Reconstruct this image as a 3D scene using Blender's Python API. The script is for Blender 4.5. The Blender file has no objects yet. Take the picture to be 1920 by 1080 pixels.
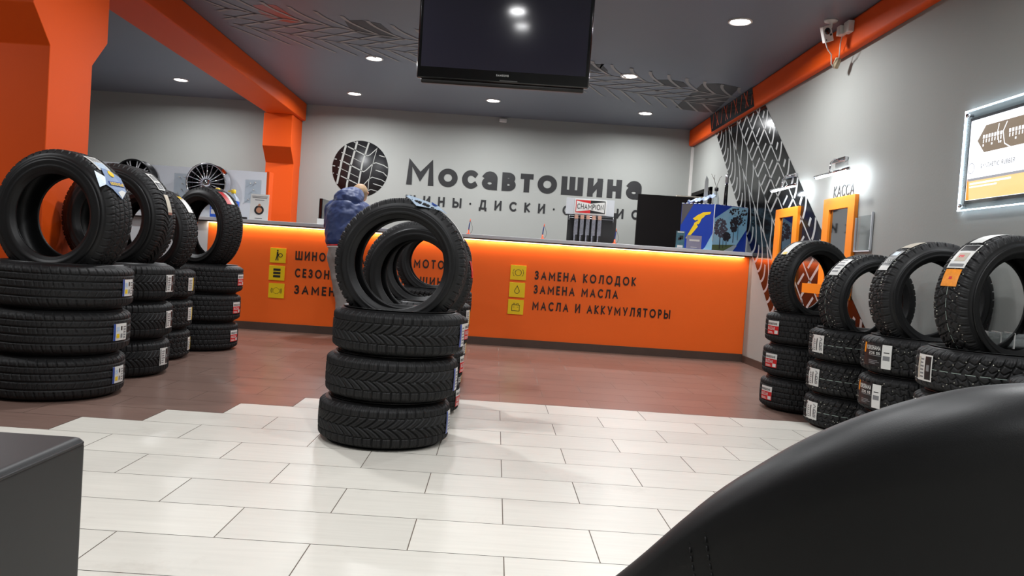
import bpy, bmesh, math, random
import numpy as np
from mathutils import Vector, Matrix
random.seed(7)
R_ = math.radians
SC = bpy.context.scene
COL = SC.collection

# ------------------------------------------------------------------ camera, world, exposure
cam_d = bpy.data.cameras.new('camera'); cam = bpy.data.objects.new('camera', cam_d); COL.objects.link(cam)
CH = 0.91
cam_d.sensor_width = 36.0; cam_d.lens = 1480.0 / 1920.0 * 36.0
cam_d.shift_x = 33.0 / 1920.0; cam_d.clip_start = 0.02
cam.matrix_world = Matrix.Translation((0, 0, CH)) @ (Matrix.Rotation(R_(90 - 1.85), 4, 'X') @ Matrix.Rotation(R_(3.8), 4, 'Z'))
SC.camera = cam
W = bpy.data.worlds.new('world'); SC.world = W; W.use_nodes = True
W.node_tree.nodes['Background'].inputs[0].default_value = (0.75, 0.82, 1.0, 1)
W.node_tree.nodes['Background'].inputs[1].default_value = 0.06
SC.view_settings.view_transform = 'Standard'; SC.view_settings.look = 'None'
SC.view_settings.gamma = 1.0; SC.view_settings.use_curve_mapping = False
SC.view_settings.exposure = 0.0
DOWN_W = 43.0          # watts of one ceiling downlight

# ------------------------------------------------------------------ helpers: materials
def lin(c):
    c = c / 255.0
    return c / 12.92 if c <= 0.04045 else ((c + 0.055) / 1.055) ** 2.4
def rgb(h):
    return tuple(lin(int(h[i:i + 2], 16)) for i in (0, 2, 4)) + (1.0,)
MATS = {}
def mat(name, col, rough=0.5, metal=0.0, noise=0.0, nscale=20.0, bump=0.0, bscale=200.0, emit=None, estr=0.0, trans=0.0, spec=0.5, coat=0.0):
    if name in MATS: return MATS[name]
    m = bpy.data.materials.new(name); m.use_nodes = True
    nt = m.node_tree; p = nt.nodes['Principled BSDF']
    c = rgb(col) if isinstance(col, str) else tuple(col) + (1.0,)
    p.inputs['Base Color'].default_value = c
    p.inputs['Roughness'].default_value = rough; p.inputs['Metallic'].default_value = metal
    p.inputs['Specular IOR Level'].default_value = spec
    p.inputs['Coat Weight'].default_value = coat; p.inputs['Coat Roughness'].default_value = 0.05
    if trans: p.inputs['Transmission Weight'].default_value = trans; p.inputs['IOR'].default_value = 1.3
    if emit:
        p.inputs['Emission Color'].default_value = rgb(emit) if isinstance(emit, str) else tuple(emit) + (1,)
        p.inputs['Emission Strength'].default_value = estr
    if noise or bump:
        tc = nt.nodes.new('ShaderNodeTexCoord')
    if noise:
        n = nt.nodes.new('ShaderNodeTexNoise'); n.inputs['Scale'].default_value = nscale; n.inputs['Detail'].default_value = 4
        nt.links.new(tc.outputs['Object'], n.inputs['Vector'])
        mx = nt.nodes.new('ShaderNodeMix'); mx.data_type = 'RGBA'
        a = tuple(x * (1 - noise) for x in c[:3]) + (1,); b = tuple(min(1, x * (1 + noise)) for x in c[:3]) + (1,)
        mx.inputs[6].default_value = a; mx.inputs[7].default_value = b
        nt.links.new(n.outputs['Fac'], mx.inputs[0]); nt.links.new(mx.outputs[2], p.inputs['Base Color'])
    if bump:
        n2 = nt.nodes.new('ShaderNodeTexNoise'); n2.inputs['Scale'].default_value = bscale; n2.inputs['Detail'].default_value = 3
        nt.links.new(tc.outputs['Object'], n2.inputs['Vector'])
        bp = nt.nodes.new('ShaderNodeBump'); bp.inputs['Strength'].default_value = bump; bp.inputs['Distance'].default_value = 0.01
        nt.links.new(n2.outputs['Fac'], bp.inputs['Height']); nt.links.new(bp.outputs['Normal'], p.inputs['Normal'])
    MATS[name] = m
    return m

def tile_mat(name, base, streak, rough):
    """glazed tile: long streaks along the tile, each tile a little different (face attribute 'tint')"""
    m = bpy.data.materials.new(name); m.use_nodes = True; nt = m.node_tree; p = nt.nodes['Principled BSDF']
    tc = nt.nodes.new('ShaderNodeTexCoord'); mp = nt.nodes.new('ShaderNodeMapping')
    mp.inputs['Scale'].default_value = (1.5, 22, 1); nt.links.new(tc.outputs['Object'], mp.inputs['Vector'])
    n = nt.nodes.new('ShaderNodeTexNoise'); n.inputs['Scale'].default_value = 2.2; n.inputs['Detail'].default_value = 6
    nt.links.new(mp.outputs['Vector'], n.inputs['Vector'])
    mx = nt.nodes.new('ShaderNodeMix'); mx.data_type = 'RGBA'
    mx.inputs[6].default_value = rgb(base); mx.inputs[7].default_value = rgb(streak)
    nt.links.new(n.outputs['Fac'], mx.inputs[0])
    at = nt.nodes.new('ShaderNodeAttribute'); at.attribute_name = 'tint'
    hs = nt.nodes.new('ShaderNodeHueSaturation')
    mr = nt.nodes.new('ShaderNodeMapRange'); mr.inputs[3].default_value = 0.93; mr.inputs[4].default_value = 1.05
    nt.links.new(at.outputs['Fac'], mr.inputs[0]); nt.links.new(mr.outputs[0], hs.inputs['Value'])
    nt.links.new(mx.outputs[2], hs.inputs['Color'])
    # dirt: scattered scuffs
    n3 = nt.nodes.new('ShaderNodeTexNoise'); n3.inputs['Scale'].default_value = 1.7; n3.inputs['Detail'].default_value = 8; n3.inputs['Roughness'].default_value = 0.7
    nt.links.new(tc.outputs['Object'], n3.inputs['Vector'])
    cr = nt.nodes.new('ShaderNodeMapRange'); cr.inputs[1].default_value = 0.58; cr.inputs[2].default_value = 0.75
    cr.inputs[3].default_value = 0.0; cr.inputs[4].default_value = 0.35
    nt.links.new(n3.outputs['Fac'], cr.inputs[0])
    m2 = nt.nodes.new('ShaderNodeMix'); m2.data_type = 'RGBA'; m2.inputs[7].default_value = rgb('8a7c6e')
    nt.links.new(cr.outputs[0], m2.inputs[0]); nt.links.new(hs.outputs['Color'], m2.inputs[6])
    nt.links.new(m2.outputs[2], p.inputs['Base Color'])
    p.inputs['Roughness'].default_value = rough
    return m

M_WALL = mat('wall_paint', '969894', 0.75, noise=0.05, nscale=1.2, bump=0.05, bscale=60)
M_CEIL = mat('ceiling_paint', '6e747f', 0.42, noise=0.06, nscale=1.0, spec=0.3)
M_ORANGE = mat('orange_paint', 'd94e06', 0.6, spec=0.25, noise=0.05, nscale=1.5, bump=0.03, bscale=80)
M_PANEL = mat('orange_panel', 'f0661a', 0.5, noise=0.03, nscale=2, spec=0.35)
M_GROUTL = mat('pale_grout', 'a2968a', 0.9, noise=0.2, nscale=30)
M_GROUT = mat('grout', '6a5d52', 0.9, noise=0.2, nscale=30)
M_CREAM = tile_mat('cream_tile', 'dedad0', 'cbc7bd', 0.40)
M_BROWN = tile_mat('brown_tile', '8a7066', '6b564d', 0.30)
M_PLINTH = mat('brown_plinth', '4b3b33', 0.45, noise=0.2, nscale=8)
M_TOP = mat('grey_worktop', 'c2c4c8', 0.35, noise=0.05, nscale=30)
M_TOPDARK = mat('dark_edge', '1c1b1c', 0.4)
M_GREYP = mat('pale_grey_panel', 'c0c4c8', 0.5)
M_WHITEP = mat('white_panel', 'e2e6ec', 0.4, noise=0.02, nscale=3)
M_RUB = mat('rubber_tread', (0.0085, 0.0085, 0.009), 0.6, noise=0.25, nscale=40, spec=0.35)
M_SIDE = mat('rubber_sidewall', (0.008, 0.008, 0.0085), 0.45, noise=0.2, nscale=15, bump=0.04, bscale=120, spec=0.35)
M_STUD = mat('stud_metal', 'b9b9ae', 0.3, 0.9)
M_LINE = mat('tread_paint', '9fb0a8', 0.6)
M_WHITE = mat('sticker_white', 'd6d6d2', 0.45)
M_BLACK = mat('sticker_black', '141416', 0.4)
M_RED = mat('sticker_red', 'c81e22', 0.4)
M_BLUE = mat('sticker_blue', '2d4a94', 0.4)
M_ICE = mat('sticker_ice', 'b2c4da', 0.4, noise=0.5, nscale=120)
M_YEL = mat('sticker_yellow', 'e6c21a', 0.4)
M_ORS = mat('sticker_orange', 'ee8d14', 0.35, noise=0.25, nscale=60)
M_BEIGE = mat('sticker_beige', 'b9b0a0', 0.6, noise=0.2, nscale=30)
M_GREYT = mat('print_grey', '77787a', 0.5)
M_DECAL = mat('vinyl_charcoal', '19191b', 0.45, noise=0.1, nscale=5)
M_LETTER = mat('letter_black', '241a17', 0.4)
M_GLOSSBLK = mat('gloss_black_film', '0b0c0e', 0.13, spec=0.25)
M_MLINE = mat('mural_line', '9a9c9b', 0.35)
M_MLINEO = mat('mural_line_orange', 'd0481a', 0.4)
M_LEATHER = mat('black_leather', (0.010, 0.0103, 0.011), 0.46, bump=0.04, bscale=900, noise=0.15, nscale=60, spec=0.38)
M_CHROME = mat('chrome', 'd8d8dc', 0.08, 1.0)
M_ALUM = mat('brushed_metal', 'b5b6b8', 0.3, 1.0)
M_TVB = mat('tv_bezel', '0a0a0c', 0.12, coat=0.5)
M_TVS = mat('tv_screen', '343240', 0.08, spec=0.6)
M_FRAME = mat('orange_frame', 'f0860f', 0.4)
M_MIRROR = mat('window_mirror', '9a9aa0', 0.03, 1.0)
def clear_mat():
    m = bpy.data.materials.new('clear_acrylic'); m.use_nodes = True; nt = m.node_tree
    for n in list(nt.nodes): nt.nodes.remove(n)
    o = nt.nodes.new('ShaderNodeOutputMaterial'); t = nt.nodes.new('ShaderNodeBsdfTransparent'); g = nt.nodes.new('ShaderNodeBsdfGlossy')
    t.inputs[0].default_value = (.93, .95, .96, 1); g.inputs['Roughness'].default_value = .05
    f = nt.nodes.new('ShaderNodeLayerWeight'); f.inputs[0].default_value = .12; x = nt.nodes.new('ShaderNodeMixShader')
    nt.links.new(f.outputs[1], x.inputs[0]); nt.links.new(t.outputs[0], x.inputs[1]); nt.links.new(g.outputs[0], x.inputs[2]); nt.links.new(x.outputs[0], o.inputs[0])
    return m
M_CLEAR = clear_mat()
M_PLASW = mat('white_plastic', 'd9d6d2', 0.4)
M_DOOR = mat('dark_brown_door', '0d0706', 0.6, noise=0.3, nscale=6, spec=0.2)
M_TUBE = mat('lit_tube', 'ffffff', 0.4, emit='e8f4ff', estr=30)
M_DIFF = mat('lit_diffuser', 'ffffff', 0.4, emit='fff8f2', estr=28)
M_JACKET = mat('navy_nylon', '1e3263', 0.6, noise=0.12, nscale=8, bump=0.25, bscale=14)
M_PANTS = mat('grey_trousers', '8a8480', 0.8, noise=0.1, nscale=20, bump=0.15, bscale=30)
M_SKIN = mat('skin', 'c08a70', 0.55)
M_HAIR = mat('fair_hair', '8f7453', 0.7, noise=0.3, nscale=80, bump=0.2, bscale=200)
M_SHOE = mat('shoe_grey', '4a4745', 0.6)

# ------------------------------------------------------------------ helpers: meshes and objects
class MB:
    def __init__(s): s.v = []; s.f = []; s.m = []; s.mats = []; s.smooth = []
    def mi(s, m):
        if m not in s.mats: s.mats.append(m)
        return s.mats.index(m)
    def add(s, vs, fs, m, smooth=False):
        o = len(s.v); k = s.mi(m); s.v += [tuple(v) for v in vs]
        for f in fs: s.f.append(tuple(i + o for i in f)); s.m.append(k); s.smooth.append(smooth)
    def box(s, x0, x1, y0, y1, z0, z1, m):
        vs = [(x, y, z) for z in (z0, z1) for y in (y0, y1) for x in (x0, x1)]
        s.add(vs, [(0, 2, 3, 1), (4, 5, 7, 6), (0, 1, 5, 4), (2, 6, 7, 3), (0, 4, 6, 2), (1, 3, 7, 5)], m)
    def prism(s, poly, m, mapf, d):
        """2-D polygon given a thickness d through mapf(a, b, depth)"""
        n = len(poly); vs = [mapf(a, b, 0) for a, b in poly] + [mapf(a, b, d) for a, b in poly]
        fs = [tuple(range(n)), tuple(range(2 * n - 1, n - 1, -1))] + [(i, i + n, (i + 1) % n + n, (i + 1) % n) for i in range(n)]
        s.add(vs, fs, m)
    def lathe(s, prof, m, n=48, M=None, closed=False):
        """prof: list of (r, z) turned about z"""
        vs = []
        for r, z in prof:
            for i in range(n):
                a = 2 * math.pi * i / n; p = Vector((r * math.cos(a), r * math.sin(a), z))
                vs.append(M @ p if M else p)
        k = len(prof); fs = []
        for j in range(k if closed else k - 1):
            for i in range(n):
                a, b = j * n, ((j + 1) % k) * n
                fs.append((a + i, a + (i + 1) % n, b + (i + 1) % n, b + i))
        if not closed:
            if prof[0][0] > 1e-6: fs.append(tuple(range(n - 1, -1, -1)))
            if prof[-1][0] > 1e-6: fs.append(tuple(range((k - 1) * n, k * n)))
        s.add(vs, fs, m, True)
    def tube(s, pts, r, m, n=8):
        pts = [Vector(p) for p in pts]; vs = []
        for i, p in enumerate(pts):
            t = (pts[min(i + 1, len(pts) - 1)] - pts[max(i - 1, 0)]).normalized()
            u = t.orthogonal().normalized() if i == 0 else (u - t * u.dot(t)).normalized()
            w = t.cross(u)
            rr = r[i] if isinstance(r, (list, tuple)) else r
            vs += [p + (u * math.cos(2 * math.pi * k / n) + w * math.sin(2 * math.pi * k / n)) * rr for k in range(n)]
        fs = [(i * n + k, i * n + (k + 1) % n, (i + 1) * n + (k + 1) % n, (i + 1) * n + k) for i in range(len(pts) - 1) for k in range(n)]
        fs += [tuple(range(n - 1, -1, -1)), tuple(range((len(pts) - 1) * n, len(pts) * n))]
        s.add(vs, fs, m, True)
    def mesh(s, name):
        me = bpy.data.meshes.new(name); me.from_pydata(s.v, [], s.f)
        for m in s.mats: me.materials.append(m)
        me.polygons.foreach_set('material_index', s.m); me.polygons.foreach_set('use_smooth', s.smooth)
        me.update()
        bm = bmesh.new(); bm.from_mesh(me); bmesh.ops.recalc_face_normals(bm, faces=bm.faces); bm.to_mesh(me); bm.free()
        return me
    def build(s, name, parent=None, bevel=0.0, seg=3):
        o = bpy.data.objects.new(name, s.mesh(name)); COL.objects.link(o)
        if parent: o.parent = parent
        if bevel:
            b = o.modifiers.new('bevel', 'BEVEL'); b.width = bevel; b.segments = seg; b.limit_method = 'ANGLE'
            for p in o.data.polygons: p.use_smooth = True
            b.harden_normals = False
            w = o.modifiers.new('wn', 'WEIGHTED_NORMAL')
        return o

def tag(o, label=None, cat=None, group=None, kind=None):
    if label: o['label'] = label
    if cat: o['category'] = cat
    if group: o['group'] = group
    if kind: o['kind'] = kind
    return o
def thing(name, label, cat, loc=(0, 0, 0), rz=0.0, group=None):
    o = bpy.data.objects.new(name, None); COL.objects.link(o); o.empty_display_size = 0.1
    o.location = loc; o.rotation_euler = (0, 0, rz)
    return tag(o, label, cat, group)
def copy_tree(o, parent=None):
    c = o.copy(); COL.objects.link(c)
    if parent: c.parent = parent
    for ch in o.children: copy_tree(ch, c)
    return c
def boxpart(name, parent, x0, x1, y0, y1, z0, z1, m, bevel=0.0):
    b = MB(); b.box(x0, x1, y0, y1, z0, z1, m); return b.build(name, parent, bevel)
def arc(cx, cy, rx, ry, a0, a1, n=14):
    return [(cx + rx * math.cos(R_(a0 + (a1 - a0) * i / n)), cy + ry * math.sin(R_(a0 + (a1 - a0) * i / n))) for i in range(n + 1)]

# ------------------------------------------------------------------ drawn lettering (centre lines in a unit box: width ratio, strokes)
O_ = arc(.5, .5, .5, .5, 0, 360, 32)
GL = {
 'М': (.98, [[(0, 0), (.03, 1), (.5, .28), (.97, 1), (1, 0)]]),
 'А': (.86, [[(0, 0), (.5, 1), (1, 0)], [(.2, .32), (.8, .32)]]),
 'К': (.66, [[(0, 0), (0, 1)], [(.95, 1), (.08, .5), (1, 0)]]),
 'О': (1.0, [O_]), 'С': (.8, [arc(.62, .5, .62, .5, 52, 308, 24)]),
 'З': (.6, [arc(.42, .745, .5, .255, 150, -90, 14) + arc(.42, .26, .58, .26, 90, -152, 14)]),
 'Е': (.55, [[(1, 1), (0, 1), (0, 0), (1, 0)], [(0, .52), (.9, .52)]]),
 'Н': (.75, [[(0, 0), (0, 1)], [(1, 0), (1, 1)], [(0, .52), (1, .52)]]),
 'Д': (.86, [[(0, -.2), (0, 0), (1, 0), (1, -.2)], [(.14, 0), (.3, 1), (.86, 1), (.86, 0)]]),
 'Л': (.8, [[(0, 0), (.14, .1), (.3, 1), (1, 1), (1, 0)]]),
 'И': (.78, [[(0, 1), (0, 0)], [(1, 1), (1, 0)], [(0, .03), (1, .97)]]),
 'Я': (.6, [[(1, 0), (1, 1), (.45, 1)] + arc(.45, .73, .45, .27, 90, 270, 12) + [(1, .46)], [(.5, .46), (0, 0)]]),
 'Т': (.66, [[(0, 1), (1, 1)], [(.5, 1), (.5, 0)]]),
 'Р': (.58, [[(0, 0), (0, 1), (.5, 1)] + arc(.5, .72, .5, .28, 90, -90, 12) + [(0, .44)]]),
 'Ы': (1.0, [[(0, 1), (0, 0), (.35, 0)] + arc(.35, .28, .3, .28, -90, 90, 12) + [(0, .56)], [(1, 0), (1, 1)]]),
 'У': (.76, [[(0, 1), (.52, .35)], [(1, 1), (.42, 0)]]),
 'Ш': (1.1, [[(0, 1), (0, 0), (1, 0), (1, 1)], [(.5, 0), (.5, 1)]]),
 'Ж': (1.05, [[(.5, 0), (.5, 1)], [(.02, 1), (.48, .5), (0, 0)], [(.98, 1), (.52, .5), (1, 0)]]),
 'В': (.6, [[(0, .54), (.42, .54)] + arc(.42, .27, .58, .27, 90, -90, 12) + [(0, 0), (0, 1), (.4, 1)] + arc(.4, .77, .5, .23, 90, -90, 12)]),
 'Х': (.75, [[(0, 0), (1, 1)], [(0, 1), (1, 0)]]),
 '-': (.35, [[(0, .45), (1, .45)]]), '·': (.0, [arc(0, .5, .03, .03, 0, 360, 12)]),
 'C': (.78, [arc(.55, .5, .55, .5, 50, 310, 20)]),
 'H': (.7, [[(0, 0), (0, 1)], [(1, 0), (1, 1)], [(0, .5), (1, .5)]]),
 'A': (.8, [[(0, 0), (.5, 1), (1, 0)], [(.2, .32), (.8, .32)]]),
 'M': (.95, [[(0, 0), (0, 1), (.5, .3), (1, 1), (1, 0)]]),
 'P': (.6, [[(0, 0), (0, 1), (.5, 1)] + arc(.5, .74, .5, .26, 90, -90, 10) + [(0, .48)]]),
 'I': (.0, [[(0, 0), (0, 1)]]), 'O': (.85, [O_]),
 'N': (.72, [[(0, 0), (0, 1), (1, 0), (1, 1)]]),
 'Y': (.75, [[(0, 1), (.5, .45), (.5, 0)], [(1, 1), (.5, .45)]]),
 'K': (.68, [[(0, 0), (0, 1)], [(1, 1), (.05, .48)], [(.3, .6), (1, 0)]]),
 'S': (.6, [arc(.5, .74, .45, .26, 30, 270, 12) + arc(.5, .24, .5, .24, 90, -150, 12)]),
 'T': (.66, [[(0, 1), (1, 1)], [(.5, 1), (.5, 0)]]),
 'E': (.55, [[(1, 1), (0, 1), (0, 0), (1, 0)], [(0, .5), (.9, .5)]]),
 'R': (.62, [[(0, 0), (0, 1), (.5, 1)] + arc(.5, .74, .5, .26, 90, -90, 10) + [(0, .48)], [(.45, .48), (1, 0)]]),
 'U': (.7, [[(0, 1), (0, .35)] + arc(.5, .35, .5, .35, 180, 360, 12) + [(1, 1)]]),
 'B': (.6, [[(0, .5), (.5, .5)] + arc(.5, .25, .5, .25, 90, -90, 10) + [(0, 0), (0, 1), (.45, 1)] + arc(.45, .75, .45, .25, 90, -90, 10)]),
 'G': (.82, [arc(.52, .5, .52, .5, 50, 340, 20) + [(1, .48), (.6, .48)]]),
 'D': (.72, [[(0, 0), (0, 1), (.4, 1)] + arc(.4, .5, .6, .5, 90, -90, 14) + [(0, 0)]]),
 'L': (.5, [[(0, 1), (0, 0), (1, 0)]]), 'Z': (.65, [[(0, 1), (1, 1), (0, 0), (1, 0)]]),
 'X': (.75, [[(0, 0), (1, 1)], [(0, 1), (1, 0)]]), 'V': (.75, [[(0, 1), (.5, 0), (1, 1)]]),
 'o': (1.0, [O_]), 'в': (.78, []), 'а': (.8, [[(1, 0), (1, .62)] + arc(.52, .66, .48, .34, 0, 150, 12), arc(.5, .30, .5, .30, 0, 360, 22)]),
}
for a, b in zip('нштсои', 'НШТСОИ'): GL[a] = GL[b]
GL['в'] = (.72, GL['В'][1]); GL['ш'] = (1.12, GL['Ш'][1])
LOW = set('нштсоива')
def strip(pl, w):
    """polyline -> list of quads (2-D) with mitred joints"""
    closed = len(pl) > 2 and abs(pl[0][0] - pl[-1][0]) < 1e-6 and abs(pl[0][1] - pl[-1][1]) < 1e-6
    P = []
    for p in pl:
        if not P or (Vector(p) - P[-1]).length > 1e-6: P.append(Vector(p))
    n = len(P); Ls, Rs = [], []
    for i in range(n):
        a = P[i - 1] if i > 0 else (P[n - 2] if closed else None)
        b = P[i + 1] if i < n - 1 else (P[1] if closed else None)
        d0 = (P[i] - a).normalized() if a is not None else None
        d1 = (b - P[i]).normalized() if b is not None else None
        if d0 is None: d0 = d1
        if d1 is None: d1 = d0
        n0 = Vector((-d0.y, d0.x)); n1 = Vector((-d1.y, d1.x)); mm = n0 + n1
        if mm.length < 1e-4: mm = n0.copy()
        mm.normalize(); k = min(2.2, 1.0 / max(0.2, mm.dot(n0)))
        Ls.append(P[i] + mm * (w / 2 * k)); Rs.append(P[i] - mm * (w / 2 * k))
    return [(Rs[i], Rs[i + 1], Ls[i + 1], Ls[i]) for i in range(n - 1)]
def layout(text, h, sw, track, xs=0.72, wf=1.0):
    """-> list of (char, [quads]) in a plane; origin at the left end of the base line"""
    out = []; x = 0.0
    for ch in text:
        if ch == ' ': x += h * 0.36 + track; continue
        wr, strokes = GL[ch]; H = h * (xs if ch in LOW else 1.0); w = max(sw, wr * H * wf)
        q = []
        for si, pl in enumerate(strokes):
            if ch == '·': pts = [(x + sw / 2 + a * h, H * b) for a, b in pl]; q += strip(pts, sw * .75)
            else:
                pts = [Vector((sw / 2 + a * (w - sw), sw / 2 + b * (H - sw))) for a, b in pl]
                if (pts[0] - pts[-1]).length > 1e-6 and ch != 'I':     # square ends out to the box
                    pts = [pts[0] + (pts[0] - pts[1]).normalized() * sw * .5] + pts[1:-1] + [pts[-1] + (pts[-1] - pts[-2]).normalized() * sw * .5] if (pts[0] - pts[1]).length > 1e-6 and (pts[-1] - pts[-2]).length > 1e-6 else pts
                lo = min(0.0, min(p.y for p in pts) if min(b for a, b in pl) < -.01 else 0.0)
                q += [tuple(Vector((x + min(max(p.x, -.02 * H), w + .02 * H), min(max(p.y, lo), H))) for p in quad) for quad in strip([tuple(p) for p in pts], sw)]
        out.append((ch, q)); x += w + track
    return out, x - track
def flat_quads(quads, m, b, fit, mapf, d):
    '''each quad of a stroke at a hair of its own depth so that overlapping strokes never coincide'''
    for i, quad in enumerate(quads): b.prism([fit(p) for p in quad], m, mapf, d * (1 + .004 * i))
def letters(name, text, width, h, sw, track, m, mapf, d, parent, xs=0.72, joined=False):
    """lettering fitted to a measured width; every letter its own child unless joined"""
    lo, wt = layout(text, h, sw, track, xs); k = width / wt; res = []
    big = MB()
    for ch, q in lo:
        b = big if joined else MB()
        flat_quads(q, m, b, lambda p: (p.x * k, p.y), mapf, d)
        if not joined: res.append(b.build(name, parent))
    if joined: res.append(big.build(name, parent))
    return res

# ------------------------------------------------------------------ setting
XW, YB, ZC, XL, YF = 2.77, 11.6, 3.03, -7.6, -3.2
def struct(name, b, bevel=0.0):
    o = b.build(name, None, bevel); o['kind'] = 'structure'; return o
# floor: half-bond 60 x 30 tiles, cream part bounded by a stair of tiles on the left
TX, TY, G = 0.602, 0.3025, 0.0035
b = MB(); b.box(XL, XW, YF, YB, -0.05, -0.0015, M_GROUT)
tints = [0.5] * len(b.f)
J0 = -0.518; R0 = 2.424
def cream(cx, r):
    yc = R0 + (r + .5) * TY
    if yc > 5.14: return False
    if cx > -0.9: return True
    return cx > -0.9 - (5.0 - yc) / TY * 0.301 - 0.02
r0 = int((YF - R0) / TY) - 1
for r in range(r0, 32):
    y0 = R0 + r * TY; off = J0 + (0.0 if r % 2 else 0.301)
    for c in range(-13, 7):
        x0 = off + c * TX
        a0, a1, b0, b1 = max(x0 + G / 2, XL), min(x0 + TX - G / 2, XW), max(y0 + G / 2, YF), min(y0 + TY - G / 2, YB)
        if a1 - a0 < .01 or b1 - b0 < .01: continue
        m = M_CREAM if cream((x0 + x0 + TX) / 2, r) else M_BROWN
        if m is M_BROWN and x0 > XL and x0 + TX < XW: b.add([(x0 - .001, b0, -.001), (x0 + G / 2, b0, -.001), (x0 + G / 2, b1, -.001), (x0 - .001, b1, -.001)], [(0, 1, 2, 3)], M_GROUTL); tints.append(.5)
        b.add([(a0, b0, 0), (a1, b0, 0), (a1, b1, 0), (a0, b1, 0)], [(0, 1, 2, 3)], m); tints.append(random.random())
fl = struct('floor', b)
at = fl.data.attributes.new('tint', 'FLOAT', 'FACE'); at.data.foreach_set('value', tints)
b = MB(); b.box(XL, XW, YF, YB, ZC, ZC + .1, M_CEIL); struct('ceiling', b)
b = MB(); b.box(XL, XW + .1, YB, YB + .1, 0, ZC, M_WALL); struct('wall_back', b)
b = MB(); b.box(XL - .1, XL, YF, YB, 0, ZC, M_WALL); struct('wall_left', b)
b = MB(); b.box(XL, XW + .1, YF - .1, YF, 0, ZC, M_WALL); struct('wall_front', b)
b = MB(); b.box(XW, XW + .1, YF, 10.45, 0, ZC, M_WALL); b.box(XW, XW + .1, 10.45, 11.35, 2.04, ZC, M_WALL); b.box(XW, XW + .1, 11.35, YB, 0, ZC, M_WALL)
struct('wall_right', b)
b = MB(); b.box(XW - .015, XW, YF, 8.62, 0, .075, M_PLINTH); struct('baseboard_right', b)
b = MB(); b.box(XL, XW, YB - .015, YB, 0, .075, M_PLINTH); struct('baseboard_back', b)
# white corner strip at the back right corner
b = MB(); b.box(XW - .035, XW, YB - .035, YB, 1.0, 2.78, M_PLASW); struct('trim_1', b)
# right beam along the wall, its end by the counter painted with the mural
b = MB(); b.box(2.69, XW, YF, YB, 2.785, ZC, M_ORANGE); struct('trim_2', b, 0.03)
# left beam on the columns
b = MB(); b.box(-3.33, -2.9, YF, 11.56, 2.78, ZC, M_ORANGE); struct('trim_3', b, 0.012)
def column(name, y0, y1, label):
    b = MB()
    side = [(y0, 0), (y1, 0), (y1, 2.115), (y1 + .2, 2.325), (y1 + .2, 2.78), (y0 - .2, 2.78), (y0 - .2, 2.325), (y0, 2.115)]
    b.prism(side, M_ORANGE, lambda a, c, d: (-3.36 + d, a, c), .40)
    o = b.build(name, None, .006); tag(o, label, 'column', kind='structure'); return o
column('trim_4', 5.13, 5.66, 'wide orange column with flared head behind the nearest left tyres')
column('trim_5', 11.25, 11.59, 'orange column with stepped head against the back wall')
# door frame and open leaf in the right wall behind the counter
b = MB()
b.box(XW - .03, XW + .11, 10.40, 10.45, 0, 2.09, M_DOOR); b.box(XW - .03, XW + .11, 11.35, 11.40, 0, 2.09, M_DOOR); b.box(XW - .03, XW + .11, 10.40, 11.40, 2.04, 2.09, M_DOOR)
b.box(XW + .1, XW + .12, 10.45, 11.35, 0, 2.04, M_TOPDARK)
struct('trim_6', b)
b = MB(); b.box(1.80, 2.72, 10.36, 10.40, 0.01, 1.93, M_DOOR); b.box(2.3, 2.72, 10.355, 10.405, 1.93, 1.945, M_BEIGE)
dl = struct('door_1', b)
b = MB(); b.tube([(1.87, 10.36, 1.0), (1.87, 10.31, 1.0), (1.99, 10.31, 1.0)], .009, M_ALUM); b.build('door_handle', dl)

# ------------------------------------------------------------------ ceiling downlights
def downlight(x, y, label, grp='round ceiling downlights', power=1.0):
    t = thing('downlight', label, 'ceiling light', (x, y, ZC), 0, grp)
    b = MB(); b.lathe([(.098, 0), (.098, -.008), (.088, -.012), (.078, -.006), (.078, 0)], M_PLASW, 40, closed=True); b.build('rim', t)
    b = MB(); b.lathe([(.0, -.003), (.078, -.003), (.078, -.0005), (0, -.0005)], M_DIFF, 40); b.build('diffuser', t)
    L = bpy.data.lights.new('downlight_lamp', 'AREA'); L.shape = 'DISK'; L.size = .15; L.energy = DOWN_W * power; L.color = (.97, .985, 1.0); L.spread = R_(170)
    o = bpy.data.objects.new('lamp', L); COL.objects.link(o); o.parent = t; o.location = (0, 0, -.02)
for x, y, l in [(1.88, 6.59, 'round ceiling downlight nearest the right beam and camera'), (1.31, 8.65, 'round ceiling downlight right of the screen above the counter'),
                (1.855, 10.6, 'small ceiling downlight near the back right corner'), (-.178, 10.43, 'round ceiling downlight just below the hanging screen'),
                (-1.462, 8.62, 'round ceiling downlight left of the hanging screen'), (-2.028, 10.58, 'round ceiling downlight above the wheel logo'),
                (-4.286, 10.43, 'round ceiling downlight left of the orange beam')]:
    downlight(x, y, l)
for x, y, pw in [(-1.5, 5.2, .95), (-1.5, 2.2, .72), (1.9, 2.6, .8), (.05, 2.2, .55), (.12, .94, .5), (-4.8, 7.0, 1), (-4.8, 3.4, 1), (1.6, -1.6, 1)]:
    downlight(x, y, 'round ceiling downlight over the waiting area outside the view', 'ceiling downlights outside the view', pw)

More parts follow.
